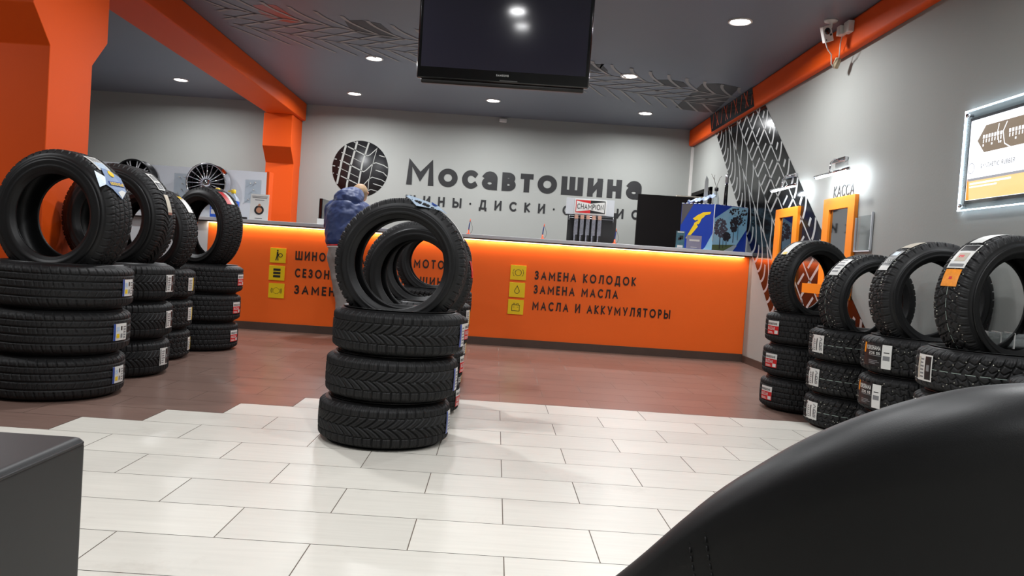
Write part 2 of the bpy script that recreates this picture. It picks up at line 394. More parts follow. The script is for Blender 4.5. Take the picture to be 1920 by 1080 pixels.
# ------------------------------------------------------------------ reception counter
CY = 8.66
ct = thing('reception_counter', 'long orange reception counter with grey worktop and lit front', 'counter', (0, CY, 0))
def cpart(name, x0, x1, y0, y1, z0, z1, m, bv=0.0, parent=None):
    return boxpart(name, parent or ct, x0, x1, y0 - CY, y1 - CY, z0, z1, m, bv)
fp = cpart('front_panel', -3.17, XW - .003, CY, CY + .05, .085, 1.15, M_PANEL)
cpart('side_panel', -5.6, -3.172, CY, CY + .05, .085, 1.15, M_GREYP)
cpart('plinth', -5.6, XW - .003, CY - .012, CY + .05, 0, .085, M_PLINTH)
cpart('end_panel', 2.735, XW - .004, CY + .05, CY + .55, 0, 1.15, M_GREYP)
cpart('worktop', -5.6, XW - .004, CY - .10, CY + .62, 1.162, 1.20, M_TOP, .004)
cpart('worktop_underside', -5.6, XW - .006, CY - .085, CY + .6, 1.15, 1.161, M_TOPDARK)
cpart('back_panel', -5.6, 2.735, CY + .55, CY + .6, 0, 1.15, M_GREYP)
b = MB(); b.box(-3.17, 2.70, -.035, -.025, 1.142, 1.1495, mat('lit_strip', 'ffffff', .4, emit='ffd0a8', estr=5)); b.build('light_strip', ct)
for i in range(6):
    L = bpy.data.lights.new('strip_lamp', 'AREA'); L.shape = 'RECTANGLE'; L.size = .97; L.size_y = .012; L.energy = 2.2; L.color = (1, .80, .62)
    o = bpy.data.objects.new('strip_lamp', L); COL.objects.link(o); o.parent = ct
    o.location = (-2.68 + i * .98, -.03, 1.14); o.rotation_euler = (R_(25), 0, 0)
fmap = lambda x0, z0: (lambda a, c, d: (x0 + a, -d, z0 + c))
def sign(x, z, text, width, label):
    letters('letter', text, width, .088, .0145, .036, M_LETTER, fmap(x, z), .006, ct) if False else None
    o = letters('lettering', text, width, .098, .0185, .036, M_LETTER, fmap(x, z), .006, ct, joined=True)[0]; o['label'] = label
sign(-2.20, .795, 'ШИНОМОНТАЖ АВТО-МОТО', 1.635, 'black lettering, top line on the left half')
sign(-2.195, .604, 'СЕЗОННОЕ ХРАНЕНИЕ ШИН', 1.62, 'black lettering, middle line on the left half')
sign(-2.19, .421, 'ЗАМЕНА', .55, 'black lettering, bottom line on the left half')
sign(.434, .752, 'ЗАМЕНА КОЛОДОК', 1.11, 'black lettering, top line on the right half')
sign(.434, .598, 'ЗАМЕНА МАСЛА', .925, 'black lettering, middle line on the right half')
sign(.430, .418, 'МАСЛА И АККУМУЛЯТОРЫ', 1.515, 'black lettering, bottom line on the right half')
M_PLATE = mat('yellow_plate', 'e8c60c', .4); M_ICON = mat('icon_black', '1c1a10', .5)
def ring(r, w, n=32, a0=0, a1=360, cx=.5, cy=.5): return strip(arc(cx, cy, r, r, a0, a1, n), w)
def icon(x, z, quads, label):
    b = MB(); b.box(0, .172, -.012, 0, 0, .162, M_PLATE); o = b.build('icon_plate', ct, .002); o.location = (x, -.001, z); o['label'] = label
    b = MB()
    for q in quads: b.prism([(p[0] * .172, p[1] * .162) for p in q], M_ICON, lambda a, c, d: (a, -.0122 - d, c), .0012)
    b.build('pictogram', o)
dash = lambda r, w, n, f: [q for i in range(n) for q in ring(r, w, 4, 360 / n * i, 360 / n * (i + f))]
man = [((.43, .78), (.52, .78), (.52, .88), (.43, .88))] + strip([(.47, .75), (.46, .48)], .1) + strip([(.45, .5), (.38, .16)], .06) + strip([(.48, .5), (.52, .16)], .06) + strip([(.47, .7), (.56, .5)], .04) + ring(.12, .045, 20, 0, 360, .66, .52)
icon(-2.475, .748, man, 'yellow plate with a man rolling a tyre')
icon(-2.478, .556, [((.28, y), (.74, y), (.74, y + .16), (.28, y + .16)) for y in (.2, .42, .64)], 'yellow plate with three stacked bars')
icon(-2.472, .362, dash(.2, .025, 14, .6) + ring(.34, .03, 10, 150, 210) + ring(.34, .03, 10, -30, 30) + ring(.27, .03, 10, 150, 210) + ring(.27, .03, 10, -30, 30), 'yellow plate with a dashed brake disc, left half')
icon(.164, .735, ring(.2, .03) + ring(.34, .03, 8, 140, 165) + ring(.34, .03, 8, 172, 200) + ring(.34, .03, 8, 205, 225) + ring(.34, .03, 8, -45, -20) + ring(.34, .03, 8, -15, 15) + ring(.34, .03, 8, 20, 42), 'yellow plate with a brake drum')
icon(.163, .545, strip([(.5, .78), (.38, .52)] + arc(.5, .42, .15, .16, 160, 380, 16) + [(.62, .52), (.5, .78)], .035), 'yellow plate with an oil drop')
icon(.160, .357, strip([(.26, .24), (.74, .24), (.74, .64), (.26, .64), (.26, .24)], .03) + strip([(.34, .64), (.34, .75), (.44, .75), (.44, .64)], .025) + strip([(.56, .64), (.56, .75), (.66, .75), (.66, .64)], .025) + strip([(.33, .5), (.43, .5)], .02) + strip([(.58, .5), (.68, .5)], .02), 'yellow plate with a battery')

# ------------------------------------------------------------------ wall logo and lettering on the back wall
wmap = lambda x0, z0: (lambda a, c, d: (x0 + a, YB - .001 - d, z0 + c))
t = thing('wall_lettering', 'large dark company name painted on the grey back wall', 'lettering', (0, YB, 0))
letters('letter', 'Мосавтошина', 3.445, .385, .078, .062, M_DECAL, lambda a, c, d: (-1.39 + a, -.001 - d, 1.965 + c), .004, t, .70)
t = thing('wall_lettering', 'smaller spaced dark words beneath the company name on back wall', 'lettering', (0, YB, 0))
letters('letter', 'ШИНЫ·ДИСКИ·СЕРВИС', 3.42, .142, .030, .125, M_DECAL, lambda a, c, d: (-1.385 + a, -.001 - d, 1.672 + c), .004, t)
lg = thing('wheel_logo', 'round tyre tread emblem on the back wall above the man', 'emblem', (-2.075, YB, 2.145))
RD = .41
b = MB(); b.lathe([(0, .001), (RD, .001), (RD, .004), (0, .004)], M_DECAL, 64, Matrix.Rotation(R_(90), 4, 'X')); b.build('disc', lg)
b = MB()
M_LOGOL = M_WALL
def lstroke(pts, w):
    for q in strip(pts, w):
        if all(p.length < RD * 1.02 for p in q): b.prism([(p.x, p.y) for p in q], M_LOGOL, lambda a, c, d: (a, -.0045 - d, c), .0008)
def dense(pts, n=14):
    out = []
    for p, q in zip(pts[:-1], pts[1:]): out += [(p[0] + (q[0] - p[0]) * i / n, p[1] + (q[1] - p[1]) * i / n) for i in range(n)]
    return out + [pts[-1]]
pxl = lambda x, y: ((x - 590) / 470 * RD, -(y - 575) / 470 * RD)     # enlarged logo drawing coordinates
for pts, w in [([(330, 190), (270, 480), (215, 850)], 34), ([(515, 120), (430, 520), (385, 830), (375, 1000)], 32), ([(710, 130), (620, 480), (580, 800), (575, 1040)], 28), ([(855, 205), (790, 500), (745, 780), (740, 1040)], 10),
               ([(360, 215), (645, 335)], 18), ([(300, 470), (600, 600)], 18), ([(272, 712), (560, 830)], 16), ([(315, 340), (430, 380)], 9), ([(525, 165), (665, 215)], 9), ([(460, 400), (600, 460)], 8), ([(265, 590), (390, 640)], 9), ([(420, 655), (570, 718)], 9), ([(455, 130), (490, 148)], 14),
               ([(650, 335), (700, 350), (740, 330), (855, 215)], 14), ([(600, 600), (650, 618), (690, 590), (800, 470), (850, 455), (980, 490), (1050, 530)], 15), ([(640, 865), (750, 730), (800, 700), (960, 735), (1030, 775)], 13), ([(690, 1000), (740, 930), (790, 905), (920, 935)], 11),
               ([(895, 328), (990, 352)], 15), ([(850, 578), (980, 612), (1045, 670)], 14), ([(820, 805), (990, 848)], 13), ([(150, 435), (190, 440)], 16), ([(125, 550), (168, 555)], 16), ([(135, 672), (155, 675)], 14), ([(235, 455), (270, 460)], 14), ([(215, 570), (250, 575)], 14), ([(200, 690), (240, 692)], 12), ([(262, 320), (290, 328)], 14)]:
    lstroke([pxl(*p) for p in dense(pts)], w / 470 * RD)
b.build('tread_lines', lg)
b = MB(); b.box(-.09, .02, YB - .06, YB - .001, 2.955, 3.005, M_PLASW); o = b.build('motion_sensor', None, .012); tag(o, 'small white box sensor high on the back wall', 'sensor')

# ------------------------------------------------------------------ tyre track mural: right wall, beam and ceiling
mu = thing('tyre_track_mural', 'black tyre track mural with pale lines slanting down the right wall', 'mural', (XW, 9.4, 0))
def wallmap(a, bb, d):           # a: 0 rear edge .. 1 front edge, bb: 0 top .. 1 bottom
    z = 2.785 - bb * 2.70
    y0 = 10.41 - bb * 3.10; y1 = 8.52 - bb * 3.30
    return (-.001 - d, y0 + (y1 - y0) * a - 9.4, z)
b = MB(); b.prism([(0, 0), (1, 0), (1, 1), (0, 1)], M_GLOSSBLK, wallmap, .003); b.build('black_band', mu)
b = MB()
def mline(pts, w, mp=wallmap, m=M_MLINE, bb=None, asp=1.45):
    bb = bb or b
    for q in strip([(p[0], p[1] * asp) for p in pts], w):
        if all(-.005 <= p.x <= 1.005 and -.005 <= p.y / asp <= 1.005 for p in q): bb.prism([(p.x, p.y / asp) for p in q], m, lambda a, c, d: mp(a, c, .0031 + d), .0006)
for a in (.29, .49, .67, .85): mline(dense([(a, 0), (a - .02, 1)], 40), .013)
for k in range(60):
    y = k * .038 - .25
    if k % 2 == 0:
        mline([(.49 + .36 * i / 12, y - .305 * .36 * i / 12) for i in range(13)], .011)
        mline([(.86 + .14 * i / 6, y - .11 - .05 * i / 6 - .02 * (i / 6) ** 2) for i in range(7)], .012)
        mline([(.285 + .2 * (.5 + .5 * math.cos(math.pi * i / 16)), y + .17 * i / 16) for i in range(17)], .010)
        mline([(.28 * i / 14, y - .03 * i / 14 - .16 * (i / 14) ** 2) for i in range(15)], .011)
    else:
        mline([(.50 + .12 * i / 5, y - .305 * .12 * i / 5) for i in range(6)], .010); mline([(.69 + .10 * i / 5, y - .055 - .305 * .10 * i / 5) for i in range(6)], .010)
        mline([(.89 + .06 * i / 4, y - .12 - .025 * i / 4) for i in range(5)], .013)
        mline([(.15 * i / 8, y - .016 * i / 8 - .05 * (i / 8) ** 2) for i in range(9)], .012)
b.build('pale_lines', mu)
bm_ = lambda a, c, d: (2.689 - XW - d, 10.41 - 1.70 * a + c * .0 - 9.4 - (.12 * (c - .5)), 3.025 - c * .235)
bmu = thing('beam_mural', 'black and orange tyre track print on the right beam end', 'mural', (XW, 9.4, 0))
b2 = MB(); b2.prism([(0, 0), (1, 0), (1, 1), (0, 1)], M_GLOSSBLK, bm_, .002); b2.build('black_band', bmu)
b3 = MB()
for k in range(9):
    mline(dense([(.02 + k * .115, 1.0), (.10 + k * .115, 0.05)], 6), .010, bm_, M_MLINEO, b3, .2)
    if k % 2: mline(dense([(.10 + k * .115, 1.0), (.03 + k * .115, 0.02)], 6), .014, bm_, M_MLINEO, b3, .2)
b3.build('orange_lines', bmu)
cm = thing('tyre_track_print', 'faint tyre track pattern printed across the dark ceiling', 'mural', (0, 8.5, ZC))
M_CB = mat('ceiling_film', '3a3737', .3); M_CL = mat('ceiling_line', '8e8a88', .45); M_CR = mat('ceiling_red', '8c2a22', .35); M_CD = mat('ceiling_dark', '424245', .5, spec=.2)
def cmap(a, c, d):               # a: 0 at the right beam .. 1 far left, c: across
    x = 2.68 - a * 5.4; yb = 10.35 - a * 2.3 + .1 * math.sin(a * 9); yf = 8.85 - a * 2.2
    return (x, yb + (yf - yb) * c - 8.5, -.001 - d)
b = MB()
for k in range(26):
    a = k * .04
    mline([(a + .05 * i / 8, .02 + .3 * (i / 8)) for i in range(9)], .006, cmap, M_CL, b, .35)
    mline([(a + .06 - .09 * i / 8, .32 + .36 * (i / 8)) for i in range(9)], .006, cmap, M_CL, b, .35)
    mline([(a - .03 + .05 * math.sin(i / 8 * 1.5), .68 + .3 * (i / 8)) for i in range(9)], .007, cmap, M_CL, b, .35)
for c in (.32, .5, .68): mline(dense([(0, c), (.99, c + .01)], 40), .006, cmap, M_CL, b, .35)
b.build('track_lines', cm)
b = MB()
for a0, a1, c0, c1, m in [(0, .10, .02, .98, M_CD), (.12, .2, .7, .86, M_CD), (.30, .345, .72, .95, M_CD), (.70, .78, .62, .96, M_CD), (.86, .92, .62, .95, M_CR)]:
    b = MB(); b.prism([(a0, c0 + .06), (a0 + .02, c0), (a1 - .02, c0), (a1, c0 + .05), (a1, c1 - .08), (a1 - .03, c1), (a0 + .02, c1)], m, cmap, .0008); b.build('ceiling_patch', cm)  # dark patches of the print, and a flat red patch

# ------------------------------------------------------------------ television hanging from the ceiling
tv = thing('television', 'large black flat television hanging from the ceiling', 'television', (-.038, 5.4, 2.125)); tv.rotation_euler = (R_(5), 0, 0)
b = MB()
b.box(-.584, .584, -.02, .03, 0, .72, M_TVB); b.build('housing', tv, .012)
b = MB(); b.box(-.50, .50, .03, .075, .03, .68, M_TVB); b.box(-.555, .555, .0, .06, -.028, .004, mat('tv_under', '17120f', .35)); b.build('rear_body', tv, .01)
b = MB(); b.box(-.557, .557, -.0215, -.019, .078, .69, M_TVS); b.build('screen', tv)
letters('maker_name', 'SAMSUNG', .085, .014, .0028, .003, M_WHITE, lambda a, c, d: (-.045 + a, -.0205 - d, .042 + c), .0006, tv, joined=True)
b = MB(); b.box(-.02, .10, -.0215, -.02, .012, .018, M_CHROME); b.build('badge_strip', tv)
b = MB(); b.tube([(0, .1, .45), (0, .16, .92)], .025, M_TVB, 16); b.box(-.15, .15, .06, .10, .25, .55, M_TVB); b.build('mount', tv)

# ------------------------------------------------------------------ tyres
def smooth(e0, e1, x):
    t = np.clip((x - e0) / (e1 - e0), 0, 1); return t * t * (3 - 2 * t)
def groove(dist, w, soft=.0016): return 1 - smooth(w / 2 - soft, w / 2 + soft, np.abs(dist))
def wrap(x): return x - np.round(x)
def tread_depth(kind, U, V, pitch, hw):
    """U in pitches, V in -1..1 across; returns groove mask 0..1 (distances in metres)"""
    A = np.abs(V); S = np.sign(V); g = np.zeros_like(U)
    if kind == 'vee':
        f = 1.35 * (1 - (1 - np.clip(A / .6, 0, 1)) ** 1.6)
        ph = wrap(U - f + .25 * S); g = np.maximum(g, groove(ph * pitch * (.55 + .4 * A), .0070))
        ph2 = wrap(U - f + .25 * S + .5); g = np.maximum(g, .55 * groove(ph2 * pitch, .0022) * smooth(.08, .2, A))
        g = np.maximum(g, groove((A - .54) * hw, .0045)); g = np.maximum(g, .7 * groove((V - .03 * np.sin(2 * np.pi * U)) * hw, .003))
        g = np.maximum(g, .4 * groove(wrap(4 * U - .5) * pitch / 4, .0016) * (A > .57))
    elif kind == 'rib':
        for c, w in ((-.56, .009), (-.12, .009), (.30, .009), (.66, .006)): g = np.maximum(g, groove((V - c) * hw, w))
        g = np.maximum(g, groove(wrap(U + .55 * V) * pitch, .005) * ((A > .66) | ((V > .02) & (V < .25))))
        g = np.maximum(g, .6 * groove(wrap(U - 1.3 * V) * pitch, .0035) * ((V > -.50) & (V < -.18)))
        g = np.maximum(g, .6 * groove(wrap(U - 1.3 * V + .3) * pitch, .0035) * ((V > .36) & (V < .62)))
        g = np.maximum(g, .45 * groove(wrap(2 * U + .9 * V) * pitch / 2, .002) * (A < .95))
    elif kind == 'winter':
        for c in (-.62, -.2, .2, .62): g = np.maximum(g, groove((V - c - .022 * np.sign(np.sin(2 * np.pi * U * 2 + c * 9))) * hw, .006))
        row = np.round(V / .41)
        g = np.maximum(g, groove(wrap(U + .35 * row + .25 * V) * pitch, .0055))
        g = np.maximum(g, .45 * groove(wrap(4 * U + 1.4 * row + .12 * np.sin(V * 60)) * pitch / 4, .0018))
    elif kind == 'block':
        for s in (-1, 1):
            g = np.maximum(g, groove((V - s * (.62 + .05 * np.sign(np.sin(2 * np.pi * U)))) * hw, .007))
            g = np.maximum(g, groove((V - s * (.22 + .07 * np.sin(2 * np.pi * U + 1.2 * s))) * hw, .006))
        row = np.where(A > .64, 2, np.where(A > .24, 1, 0)) * S
        g = np.maximum(g, groove(wrap(U + .31 * row + .45 * V * (A < .64)) * pitch, .0075))
        g = np.maximum(g, .4 * groove(wrap(3 * U + row + .1 * np.sin(V * 55)) * pitch / 3, .0018))
    elif kind == 'hex':
        f = .9 * A
        g = np.maximum(g, groove(wrap(U - f + .25 * S) * pitch, .0065) * (A > .05))
        g = np.maximum(g, groove((A - .62 - .06 * np.abs(wrap(U)) * 4 + .06) * hw, .0065))
        g = np.maximum(g, groove((A - .30 - .09 * np.abs(wrap(U + .5)) * 4 + .09) * hw, .0055))
        g = np.maximum(g, .5 * groove((A - .03) * hw, .003))
        g = np.maximum(g, .4 * groove(wrap(4 * U - 2 * A) * pitch / 4, .0016) * (A > .66))
    return g
def tyre_meshes(key, R, W, rim, kind, n_pitch, studs=0, line=False, NU=760, NV=60):
    hw = .40 * W
    u = np.arange(NU) / NU; v = np.linspace(-1.1, 1.1, NV)
    U, V = np.meshgrid(u, v, indexing='ij'); pitch = 2 * math.pi * R / n_pitch
    d = tread_depth(kind, U * n_pitch, V, pitch, hw)
    A = np.abs(V)
    crown = .004 * A ** 2 + np.where(A > .82, .026 * ((A - .82) / .28) ** 2, 0)
    dep = .0098 * d * np.where(A > 1.0, np.clip((1.1 - A) / .1, 0, 1), 1)
    rr = R - crown - dep
    th = U * 2 * math.pi
    co = np.stack([rr * np.cos(th), rr * np.sin(th), V * hw], -1).reshape(-1, 3)
    i = np.arange(NU)[:, None]; j = np.arange(NV - 1)[None, :]
    a = (i * NV + j); b_ = ((i + 1) % NU) * NV + j
    quads = np.stack([a, b_, b_ + 1, a + 1], -1).reshape(-1, 4)
    verts = [co]; faces = [quads]; mids = [np.zeros(len(quads), int)]
    nv = len(co)
    def extra(vs, fs, m):
        nonlocal nv
        verts.append(np.array(vs)); faces.append(np.array(fs) + nv); mids.append(np.full(len(fs), m)); nv += len(vs)
    if studs:
        rs = random.Random(key); vs, fs = [], []
        for k in range(studs):
            a0 = 2 * math.pi * (k + rs.uniform(-.3, .3)) / studs; w0 = rs.choice([-.78, -.5, -.42, .42, .5, .78, -.66, .66]) * hw
            Rr = R + .0012; e = .0032
            o = len(vs); c = Vector((math.cos(a0), math.sin(a0), 0)); tn = Vector((-math.sin(a0), math.cos(a0), 0)); zz = Vector((0, 0, 1))
            P = c * (Rr - .004 * (w0 / hw) ** 2) + zz * w0; Q = P - c * .004
            for base, ee in ((Q, e), (P, e * .8)):
                for q in range(6): vs.append(base + (tn * math.cos(q * math.pi / 3) + zz * math.sin(q * math.pi / 3)) * ee)
            for q in range(6): fs.append((o + q, o + (q + 1) % 6, o + 6 + (q + 1) % 6, o + 6 + q))
            fs.append((o + 6, o + 7, o + 8, o + 9)); fs.append((o + 6, o + 9, o + 10, o + 11))
        extra([tuple(x) for x in vs], fs, 1)
    if line:
        vs, fs = [], []
        n = 240
        for k in range(n):
            a0 = 2 * math.pi * k / n
            for w0 in (-.0012, .0012): vs.append(((R + .0006) * math.cos(a0), (R + .0006) * math.sin(a0), w0))
        for k in range(n):
            if k % 7 < 5: fs.append((2 * k, 2 * ((k + 1) % n), 2 * ((k + 1) % n) + 1, 2 * k + 1))
        extra(vs, fs, 2)
    Vt = np.concatenate(verts); F = np.concatenate(faces); Mi = np.concatenate(mids)
    me = bpy.data.meshes.new('tread'); me.vertices.add(len(Vt)); me.vertices.foreach_set('co', Vt.astype(np.float32).ravel())
    me.loops.add(len(F) * 4); me.loops.foreach_set('vertex_index', F.astype(np.int32).ravel())
    me.polygons.add(len(F)); me.polygons.foreach_set('loop_start', np.arange(0, len(F) * 4, 4, dtype=np.int32))
    me.polygons.foreach_set('material_index', Mi.astype(np.int32)); me.polygons.foreach_set('use_smooth', np.ones(len(F), bool))
    for m in (M_RUB, M_STUD, M_LINE): me.materials.append(m)
    me.update(calc_edges=True); me.validate()
    # sidewalls, beads and inner lining: one turned profile
    h = R - rim
    half = [(R - .0295, .438), (R - .034, .446), (R - .045, .462), (R - .046, .468), (R - .06, .482), (R - .0615, .478), (R - h * .42, .4985), (R - h * .5, .50), (R - h * .6, .498), (R - h * .68, .489), (R - h * .69, .493), (R - h * .76, .478), (rim + .022, .452), (rim + .020, .445), (rim + .012, .41), (rim + .003, .385), (rim, .37), (rim + .001, .345), (rim + .01, .335), (rim + .03, .37), (R - h * .5, .45), (R - .05, .43), (R - .024, .37), (R - .0165, .2), (R - .0155, 0)]
    prof = [(r, w * W) for r, w in half] + [(r, -w * W) for r, w in half[-2::-1]]
    b = MB(); b.lathe(prof, M_SIDE, 128)
    b.f = b.f[:-2]; b.m = b.m[:-2]; b.smooth = b.smooth[:-2]
    return me, b.mesh('sidewall')

# stickers: flat printed patches laid on the tread (multi-colour mesh, curved with the tyre)
def sticker(parent, R, W, phi, w0, ws, ht, layers, texts=(), name='label_sticker', label=None, lift=.003, turn=0):
    b = MB()
    def mp(s, t, k):
        x, y = (s - .5) * ws, (t - .5) * ht
        a = R_(phi) + x / R; w = w0 + y; q = min(1.1, abs(w) / (.40 * W))
        cr = .004 * q ** 2 + (.026 * ((q - .82) / .28) ** 2 if q > .82 else 0)
        r = R - cr + lift + k * .0007
        return (r * math.cos(a), r * math.sin(a), w)
    for k, (s0, s1, t0, t1, m) in enumerate(layers):
        kk = 0 if k == 0 else 1 + .2 * k
        ns = max(1, int(abs(s1 - s0) * ws / .012)); nt_ = max(1, int(abs(t1 - t0) * ht / .02))
        vs = [mp(s0 + (s1 - s0) * i / ns, t0 + (t1 - t0) * j / nt_, kk) for i in range(ns + 1) for j in range(nt_ + 1)]
        fs = [(i * (nt_ + 1) + j, (i + 1) * (nt_ + 1) + j, (i + 1) * (nt_ + 1) + j + 1, i * (nt_ + 1) + j + 1) for i in range(ns) for j in range(nt_)]
        b.add(vs, fs, m)
        if k == 0:   # a little paper thickness
            vs2 = [mp(s0 + (s1 - s0) * i / ns, t, kk - 1.5) for i in range(ns + 1) for t in (t0, t1)]
            o = [mp(s0 + (s1 - s0) * i / ns, t, kk) for i in range(ns + 1) for t in (t0, t1)]
            b.add(o + vs2, [(2 * i + e, 2 * i + 2 + e, 2 * i + 2 + e + 2 * (ns + 1), 2 * i + e + 2 * (ns + 1)) for i in range(ns) for e in (0, 1)], m)
    for txt, s, t, hgt, wid, m, vert in texts:
        lo, wt = layout(txt, 1.0, .17, .12)
        for ch, q in lo:
            for quad in q:
                if vert: pts = [mp(s - p.y * hgt, t + (p.x / wt) * wid, 4) for p in quad]
                else: pts = [mp(s + (p.x / wt) * wid, t + p.y * hgt, 4) for p in quad]
                b.add(pts, [(0, 1, 2, 3)], m)
    o = b.build(name, parent)
    if label: o['label'] = label
    return o
rl = random.Random(3)
def lines(s0, s1, t0, t1, n, m, vert=False):
    """rows of tiny print"""
    out = []
    for i in range(n):
        f = (i + .15) / n; g = (i + .6) / n
        if vert: out.append((s0 + (s1 - s0) * f, s0 + (s1 - s0) * g, t0, t0 + (t1 - t0) * rl.uniform(.6, 1), m))
        else: out.append((s0, s0 + (s1 - s0) * rl.uniform(.6, 1), t0 + (t1 - t0) * f, t0 + (t1 - t0) * g, m))
    return out
B_ = (0, 1, 0, 1, M_WHITE)
ST = {
 'eu': dict(ws=.125, ht=.095, layers=[B_, (0, .14, 0, 1, M_BLUE), (.2, .4, .55, .8, M_ICE), (.2, .4, .15, .4, M_YEL), (.5, .6, .6, .85, M_BLACK), (.5, .62, .15, .4, M_GREYT)] + lines(.7, .95, .1, .9, 5, M_GREYT)),
 'whiteblk': dict(ws=.105, ht=.115, layers=[B_, (.04, .12, .06, .94, M_BLACK), (.68, .96, .06, .94, M_BLACK), (.76, .9, .4, .6, M_GREYT)] + lines(.2, .6, .1, .9, 6, M_GREYT)),
 'yellow': dict(ws=.08, ht=.10, layers=[B_, (.82, 1, 0, 1, M_YEL)] + lines(.1, .75, .1, .9, 6, M_GREYT)),
 'red': dict(ws=.125, ht=.095, layers=[B_, (0, 1, 0, .62, M_RED), (.7, .95, .05, .3, M_WHITE)] + lines(.08, .6, .05, .22, 2, M_WHITE), texts=[('BRIDGESTONE', .06, .70, .16, .82, M_BLACK, False), ('BLIZZAK', .08, .32, .22, .66, M_WHITE, False)]),
 'suv': dict(ws=.115, ht=.11, layers=[B_, (.03, .09, .05, .2, M_BLACK), (.03, .09, .8, .95, M_BLACK), (.45, .52, .12, .8, M_BLACK), (.70, .76, .3, .62, M_BLACK)] + lines(.14, .4, .1, .8, 6, M_GREYT, False), texts=[('SUV', .93, .12, .22, .78, M_GREYT, True)]),
 'yoko': dict(ws=.205, ht=.125, layers=[(0, 1, 0, 1, M_BLACK), (.70, .98, -.06, .98, M_WHITE), (.0, .08, .55, 1, M_ORS), (.74, .94, .3, .5, M_GREYT), (.76, .92, .62, .66, M_BLACK), (.25, .68, .45, .48, M_GREYT)] + lines(.25, .66, .08, .28, 3, M_GREYT), texts=[('YOKOHAMA', .12, .70, .2, .54, M_WHITE, False), ('205 55'.replace('2', 'Z').replace('0', 'O').replace('5', 'S'), .25, .51, .12, .4, M_WHITE, False)]),
 'lion': dict(ws=.115, ht=.125, layers=[B_, (.56, .94, .06, .94, M_BLACK), (.66, .84, .38, .62, M_GREYT), (.04, .2, .08, .9, M_BEIGE)] + lines(.24, .5, .1, .9, 6, M_GREYT)),
 'mich': dict(ws=.085, ht=.11, layers=[B_, (0, .25, 0, 1, M_BLUE)] + lines(.35, .9, .1, .9, 6, M_GREYT)),
 'blue': dict(ws=.12, ht=.1, layers=[B_, (.3, 1, 0, 1, M_BLUE)]),
}
def put(par, R, W, key, phi, w0=0.0, **k):
    s = ST[key]; return sticker(par, R, W, phi, w0, s['ws'], s['ht'], s['layers'], s.get('texts', ()), **k)

LEVEL = ('bottom', 'middle', 'top')
def tyre_stack(key, X, Y, R, W, rim, kind, n_pitch, where, look, st_key, st_phi, stand=None, studs=0, line=False, jit=((0, 0), (0, 0), (0, 0)), hop=0.0, n=3):
    tm, sm = tyre_meshes(key, R, W, rim, kind, n_pitch, studs, line)
    grp = 'tyres of ' + where
    root = thing('car_tyre', '', 'tyre', (0, 0, 0), 0, grp)
    for nm, me in (('tread', tm), ('sidewall', sm)):
        o = bpy.data.objects.new(nm, me); COL.objects.link(o); o.parent = root
    first = True
    def new():
        nonlocal first
        if first: first = False; return root
        return copy_tree(proto)
    proto = root
    made = []
    for k in range(n):
        made.append(root if k == 0 else copy_tree(root))
    st = copy_tree(root) if stand else None
    for k, o in enumerate(made):
        dx, dy = jit[k]
        o.location = (X + dx, Y + dy, W / 2 + .0005 + k * (W + .0006)); o.rotation_euler = (0, 0, R_(rl.uniform(-2, 2) + 31 * k))
        o['label'] = '%s lying %s in %s' % (look, LEVEL[k] if n == 3 else LEVEL[k * 2], where)
        if st_key: put(o, R, W, st_key, st_phi[k] - math.degrees(o.rotation_euler[2]), rl.uniform(-.004, .004))
    if st:
        sx, sy, zc, yaw = stand
        st.location = (sx, sy, zc); st.rotation_euler = (R_(90), 0, R_(yaw))
        st['label'] = '%s standing upright on %s' % (look, where)
    return made, st

# left row, from the camera to the counter
m_, s_ = tyre_stack('left1', -2.503, 4.522, .375, .25, .232, 'rib', 50, 'the nearest left stack', 'large black ribbed tyre', 'eu', (0, -6, 1), (-2.49, 4.53, 1.010, -9), jit=((0, 0), (.02, 0), (.028, 0)))
b = MB()   # folded card over the tread
def card(par, R, W, pts, phi, m_of, name, lift=.006, droop=0.0, w1=0.0):
    bb = MB()
    for poly, m, k in pts:
        vs = []
        for s, w in poly:
            a = R_(phi) + s / R; q = abs(w) / (.40 * W)
            r = R + lift + k * .001 - (.03 * max(0, q - .9)) - droop * max(0.0, w - w1)
            vs.append((r * math.cos(a), r * math.sin(a), w))
        n = len(vs); bk = [tuple(Vector(v) * (1 - .0012 / R)) for v in vs]
        bb.add(vs + bk, [tuple(range(n)), tuple(range(2 * n - 1, n - 1, -1))] + [(i, i + n, (i + 1) % n + n, (i + 1) % n) for i in range(n)], m)
    return bb.build(name, par)
put_tag = [([(.075, .12), (-.035, .145), (-.02, .10), (.03, .075)], M_ICE, 0),
           ([(.03, .075), (-.02, .10), (-.045, .06), (-.10, .0), (-.05, -.06), (.04, -.07), (.085, -.02), (.10, .05)], mat('tag_steel', '7f93b4', .35, noise=.25, nscale=25), 0),
           ([(.005, .07), (-.022, .07), (-.022, -.062), (.005, -.062)], M_BLUE, 1), ([(-.06, .02), (-.095, .0), (-.055, -.05), (-.045, -.02)], M_WHITE, 1),
           ([(.06 + .022 * math.cos(i * .524), .0 + .022 * math.sin(i * .524)) for i in range(12)], M_YEL, 1)]
o = card(s_, .375, .25, put_tag, 33, None, 'hanging_tag'); o['label'] = 'blue and silver card tag with yellow emblem'
bb = MB()
lo, wt = layout('GOODYEAR', 1.0, .24, .14)
for ch, q in lo:
    for quad in q:
        vs = []
        for p in quad:
            a = R_(33) + (-.021 + p.y * .02) / .375; w = .062 - p.x / wt * .115; vs.append((.3838 * math.cos(a), .3838 * math.sin(a), w))
        bb.add(vs, [(0, 1, 2, 3)], M_YEL)
bb.build('tag_lettering', o)
